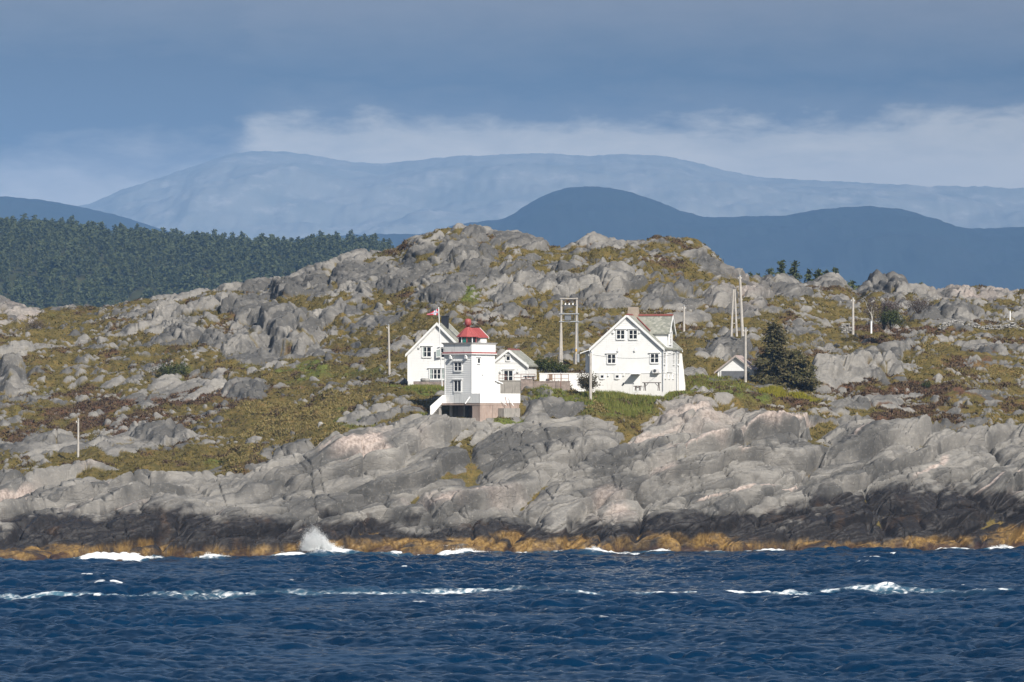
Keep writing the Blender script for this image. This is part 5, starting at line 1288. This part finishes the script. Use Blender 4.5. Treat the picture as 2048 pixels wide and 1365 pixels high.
picnic(1047.5, 1070, 614.5, 752.5, 760, 'darkmetal', 'black', 'low dark topped garden table on the terrace of the small house', 'garden_table', deep=0.9)
o = empty('stone_block', (xcol(850, 625.5), 625.5, zrow(764, 625.5)), 0, 'squat grey stone block before the wall of the left white house', 'stone')
b = MB(); b.lathe([(0.50, 0.0), (0.62, 0.18), (0.60, 0.34), (0.40, 0.46)], (0, 0), 9); b.build('stone_body', M['stone'], o)
# cable sagging across the gable
p0_ = Vector((xcol(1181, 607), 607, zrow(709, 607))); p1_ = Vector((xcol(1362, 618), 617.5, zrow(706, 618)))
b = MB(); prev = p0_
for i in range(1, 25):
    t = i / 24; q = p0_.lerp(p1_, t) - Vector((0, 0, 0.95 * 4 * t * (1 - t) * 0.62)); b.tube(prev, q, 0.022, 0.022, 5, cap=False); prev = q
tag(b.build('cable', M['darkmetal']), 'thin cable sagging across the gable of the big white house', 'cable')

# ------------------------------------------------------------------ stones, walls, shrubs, grass
def rock_mb(b, c, s, r_):
    n = 0
    prof = [(0.75, -0.3), (1.0, 0.15), (0.85, 0.6), (0.4, 0.85)]
    k = 7; vs = []; a0 = r_.random() * 6
    for rr, zz in prof:
        for i in range(k):
            a = a0 + 6.283 * i / k; f = rr * (0.75 + 0.5 * r_.random())
            vs.append((c[0] + s[0] * f * math.cos(a), c[1] + s[1] * f * math.sin(a), c[2] + s[2] * (zz + 0.15 * (r_.random() - 0.5))))
    fs = [(j * k + i, j * k + (i + 1) % k, (j + 1) * k + (i + 1) % k, (j + 1) * k + i) for j in range(3) for i in range(k)] + [tuple(range(3 * k, 4 * k))]
    b.add(vs, fs)
rr_ = random.Random(4)
x, y, z = loc(641, 601); z = zrow(868, 601)
o = empty('standing_stone', (x, y, z - 0.3), 0, 'upright pale stone marker standing on the grassy bank left of the lighthouse', 'stone')
b = MB(); b.lathe([(0.42, 0.0), (0.40, 0.6), (0.36, 1.2), (0.30, 1.55), (0.12, 1.72)], (0, 0), 8); b.build('stone_body', M['stone'], o)
x, y, z = loc(1693, 688); z = zrow(666, 688)
b = MB()
for lvl in range(6):
    for i in range(5 - (lvl > 3)):
        rock_mb(b, (x - 0.62 + 0.31 * i + 0.1 * rr_.random(), y - 0.3 + 0.4 * rr_.random(), z + 0.22 * lvl), (0.22, 0.24, 0.16), rr_)
tag(b.build('stone_cairn', M['stone']), 'squarish stone cairn beside the pole on the grassy shelf', 'cairn')
def dry_wall(name, pts, d0, d1, hgt, label):
    b = MB()
    for (pa_, ra_), (pb_, rb_) in zip(pts, pts[1:]):
        n = int(abs(pb_ - pa_) / 4.2)
        for i in range(n):
            t = i / n; p = pa_ + (pb_ - pa_) * t; d = d0 + (d1 - d0) * (p - pts[0][0]) / (pts[-1][0] - pts[0][0])
            z = ground(p, d) - 0.15
            for l in range(int(hgt / 0.22)):
                rock_mb(b, (xcol(p + rr_.uniform(-2, 2), d), d + rr_.uniform(-0.3, 0.3), z + l * 0.22 + rr_.uniform(-0.05, 0.05)), (rr_.uniform(0.15, 0.3), 0.25, rr_.uniform(0.10, 0.2)), rr_)
    return tag(b.build(name, M['stone']), label, 'wall')
dry_wall('dry_stone_wall', [(1880, 0), (1960, 0), (2060, 0), (2140, 0)], 716, 726, 1.0, 'tumbled dry stone wall crossing the heath near the right edge')
def shrub(name, p, d, h, rad, n, seed, label, mat='shrub', leafs=0.12, stems=16, stemmat='bark', bare=0.0, cat='shrub', group=None, z=None, leafgap=0.0, top=1.0):
    L_ = loc(p, d, 0.1)
    if z is not None: L_ = (L_[0], L_[1], z)
    o = empty(name, L_, 0, label, cat, group); r_ = np.random.default_rng(seed)
    b = MB(); tips = []
    for i in range(stems):
        a = r_.random() * 6.283; s = r_.random() ** 0.6; e = np.array([math.cos(a) * rad * s, math.sin(a) * rad * s * 0.7, h * (0.6 + 0.4 * r_.random()) * (1.05 - 0.35 * s)])
        m_ = e * np.array([0.35, 0.35, 0.55]) + r_.normal(0, 0.08 * rad, 3)
        b.tube((0.1 * math.cos(a), 0.1 * math.sin(a), 0), m_, 0.035, 0.024, 5); b.tube(m_, e, 0.024, 0.008, 5)
        tips.append((m_, e))
        for j in range(5):
            t = r_.random(); q = m_ * (1 - t) + e * t; e2 = q + r_.normal(0, 0.2 * rad, 3) + (0, 0, 0.12 * h); b.tube(q, e2, 0.012, 0.005, 4); tips.append((q, e2))
    b.build('stems', M[stemmat], o)
    V = []; Fq = []; k = 0
    for i in range(n):
        q0, q1 = tips[r_.integers(len(tips))]; t = 0.35 + 0.75 * r_.random(); c = q0 * (1 - t) + q1 * t + r_.normal(0, 0.10 * rad, 3)
        d_ = r_.normal(0, 1, 3); d_ /= np.linalg.norm(d_); e = np.cross(d_, r_.normal(0, 1, 3)); e /= np.linalg.norm(e) + 1e-6
        l_ = leafs * (0.6 + 0.8 * r_.random()); V += [c - e * l_ * 0.4, c + e * l_ * 0.4, c + d_ * l_]; Fq.append((k, k + 1, k + 2)); k += 3
    f = np_mesh('foliage', np.array(V), np.array(Fq), M[mat], smooth=False, tri=True); f.parent = o
    return o
shrub('bare_bush', 1177, 610.5, 2.9, 1.25, 3800, 1, 'wind-blown brown bush between the pale pole and the big white house', 'brownshrub', 0.13, 20, z=zrow(792, 610.5))
shrub('green_bush', 1095, 634, 2.0, 1.5, 2400, 2, 'dark green bush behind the right side of the small house', 'shrub', 0.16, 14, z=zrow(748, 634))
shrub('green_bush', 1118, 636, 1.1, 1.4, 1500, 3, 'lower green bush at the foot of the transformer poles', 'shrub', 0.16, 12, z=zrow(748, 636))
shrub('birch_thicket', 1768, 700, 4.4, 2.6, 2600, 4, 'purple brown leafless thicket on the slope right of the pole', 'twigs', 0.16, 34, z=zrow(660, 700))
shrub('green_bush', 1782, 697, 2.6, 2.0, 2600, 5, 'low dark green undergrowth patch below the leafless thicket', 'shrub', 0.17, 20, z=zrow(660, 697))
shrub('bare_scrub', 1838, 728, 2.2, 2.4, 1300, 6, 'grey bare scrub under the pale rock domes on the right', 'twigs', 0.13, 30, z=zrow(628, 728))
shrub('green_bush', 345, 690, 1.6, 2.4, 1900, 8, 'dark green scrub in the dip of the left heath', 'shrub', 0.18, 14)
shrub('green_bush', 1853, 655, 1.0, 0.8, 800, 9, 'small round green bush against the rock on the right heath', 'shrub', 0.13, 10)
shrub('bare_scrub', 70, 745, 1.8, 2.2, 900, 10, 'thin purple bare scrub on the left heath', 'twigs', 0.12, 26)
x, y, z = xcol(1742, 694), 694, zrow(655, 694)
o = empty('forked_birch', (x, y, z - 0.2), 0, 'pale crooked forked birch trunk standing before the leafless thicket', 'tree')
b = MB(); P_ = [(0, 0, 0), (0.15, 0, 1.2), (0.02, 0, 2.0), (-0.45, 0.1, 2.7), (-0.62, 0, 3.3), (-0.75, 0, 3.9)]
for a, c, r0, r1 in zip(P_, P_[1:], (0.10, 0.085, 0.07, 0.055, 0.04), (0.085, 0.07, 0.055, 0.04, 0.02)): b.tube(a, c, r0, r1, 7)
for a, c in (((-0.62, 0, 3.3), (-0.35, 0.1, 4.0)), ((0.15, 0, 1.2), (0.35, 0, 2.6)), ((0.02, 0, 2.0), (0.2, 0.1, 3.4)), ((-0.7, 0, 3.7), (-1.05, 0, 4.1))): b.tube(a, c, 0.045, 0.015, 6)
b.build('trunk', M['birch'], o)
v, f = conifer_mesh('crown', 4.2, 0.9, 380, 71, leaf=0.12, bare=0.55, droop=0.0, shape=0.2, up=0.3)
c = np_mesh('crown', v, f, M['twigs'], smooth=False, tri=True); c.parent = o

def tufts(name, areas, mat, label, seed):
    """countless grass blades standing on the ground"""
    r_ = np.random.default_rng(seed); V = []; Fq = []; k = 0
    for p, d, rp, rd, n, h in areas:
        for i in range(n):
            pp, dd = p + r_.uniform(-1, 1) * rp, d + r_.uniform(-1, 1) * rd
            if ((pp - p) / rp) ** 2 + ((dd - d) / rd) ** 2 > 1: continue
            x, y, z = loc(pp, dd, 0.05)
            for j in range(7):
                hh = h * (0.5 + 0.8 * r_.random()); a = r_.random() * 6.283; bx0, by0 = x + r_.normal(0, 0.16), y + r_.normal(0, 0.16)
                wx_, wy_ = math.cos(a) * 0.035, math.sin(a) * 0.035; lx, ly = r_.normal(-0.10, 0.22) * hh, r_.normal(0, 0.2) * hh
                V += [(bx0 - wx_, by0 - wy_, z), (bx0 + wx_, by0 + wy_, z), (bx0 + lx, by0 + ly, z + hh)]; Fq.append((k, k + 1, k + 2)); k += 3
    o = np_mesh(name, np.array(V), np.array(Fq), M[mat], smooth=False, tri=True)
    return tag(o, label, 'grass', kind='stuff')
tufts('grass', [(1250, 611, 58, 6.5, 1500, 0.55), (1335, 617, 50, 4, 600, 0.4), (1150, 607, 35, 3, 350, 0.4), (850, 621, 45, 3, 500, 0.4), (1440, 632, 70, 8, 600, 0.35), (1095, 610, 40, 2, 260, 0.35), (870, 601, 30, 2, 200, 0.3)], 'grassy', 'tall green and straw coloured grass in the hollow before the big house', 91)
tufts('bracken', [(1545, 634, 26, 2, 420, 0.6), (1610, 635, 30, 2, 420, 0.55)], 'ferns', 'yellow green bracken along the foot of the dark spruces', 92)
tufts('dry_grass', [(610, 610, 80, 10, 500, 0.28), (690, 622, 50, 8, 300, 0.28), (540, 600, 50, 8, 200, 0.28), (1630, 690, 50, 5, 300, 0.4), (1850, 680, 70, 5, 300, 0.4), (1960, 655, 70, 5, 300, 0.4), (1560, 618, 80, 6, 350, 0.3)], 'drygrass', 'golden dry grass on the banks of the skerry', 93)

def clumps(name, pick, n, mat, label, seed, hgt):
    """low heather and grass clumps over the whole moor, small leaning blades"""
    r_ = np.random.default_rng(seed)
    idx = np.flatnonzero(pick.ravel()); idx = idx[r_.integers(0, len(idx), n)]
    P_ = np.stack([TX.ravel()[idx], TY.ravel()[idx], TZ.ravel()[idx]], 1)
    k = 6; c = np.repeat(P_, k, 0) + r_.normal(0, 1, (n * k, 3)) * (0.20, 0.20, 0.0)
    size = np.repeat(hgt * (0.5 + 1.0 * r_.random(n)), k)[:, None] * (0.6 + 0.6 * r_.random((n * k, 1)))
    a = r_.random(n * k) * 6.283; wv = np.stack([np.cos(a), np.sin(a), 0 * a], 1) * size * 0.42
    tip = np.stack([r_.normal(0, 0.45, n * k), r_.normal(0, 0.45, n * k), 0.55 + 0.5 * r_.random(n * k)], 1) * size
    c[:, 2] -= 0.06
    V = np.stack([c - wv, c + wv, c + tip], 1).reshape(-1, 3); Fq = np.arange(n * k * 3).reshape(-1, 3)
    o = np_mesh(name, V, Fq, M[mat], smooth=False, tri=True)
    return tag(o, label, 'ground cover', kind='stuff')
M['olive'] = foliage('olive_moor_grass', (0.062, 0.060, 0.016), (0.115, 0.096, 0.027), (0.19, 0.14, 0.048))
M['heather'] = foliage('brown_heather', (0.045, 0.026, 0.019), (0.088, 0.060, 0.034), (0.14, 0.10, 0.055))
inview = (rockm < 0.3) & (rowpar > tk[3]) & (rowpar < crest_row + 3) & (PX > -120) & (PX < 2170) & (lumps < 0.4)
hth = heath + 0.35 * fbm(qx / 1.5, qy, 2, 501)
clumps('heather', inview & (hth > 0.42), 26000, 'heather', 'brown heather clumps spread over the moor', 95, 0.26)
clumps('moor_grass', inview & (hth <= 0.42) & (gold < 0.4), 30000, 'olive', 'olive green moor grass spread between the rocks', 96, 0.24)
clumps('straw_grass', inview & (gold >= 0.4), 22000, 'drygrass', 'straw coloured grass spread over the banks', 97, 0.20)

# ------------------------------------------------------------------ the air: even haze round the whole place
b = MB((0, 0, 0), (1, 0, 0), (0, 1, 0)); b.box(-6500, 6500, -1200, 18500, -40, 930)
hz = bpy.data.materials.new('sea_haze'); hz.use_nodes = True
t = NT(hz.node_tree); t.n.clear()
mo = t.new('ShaderNodeOutputMaterial'); pv = t.new('ShaderNodeVolumePrincipled')
pv.inputs['Color'].default_value = (0.21, 0.40, 0.72, 1); pv.inputs['Density'].default_value = 0.000066; pv.inputs['Anisotropy'].default_value = -0.4
t.l.new(pv.outputs[0], mo.inputs['Volume'])
tag(b.build('haze', hz), 'thin blue sea haze filling the whole view', 'haze', kind='stuff')
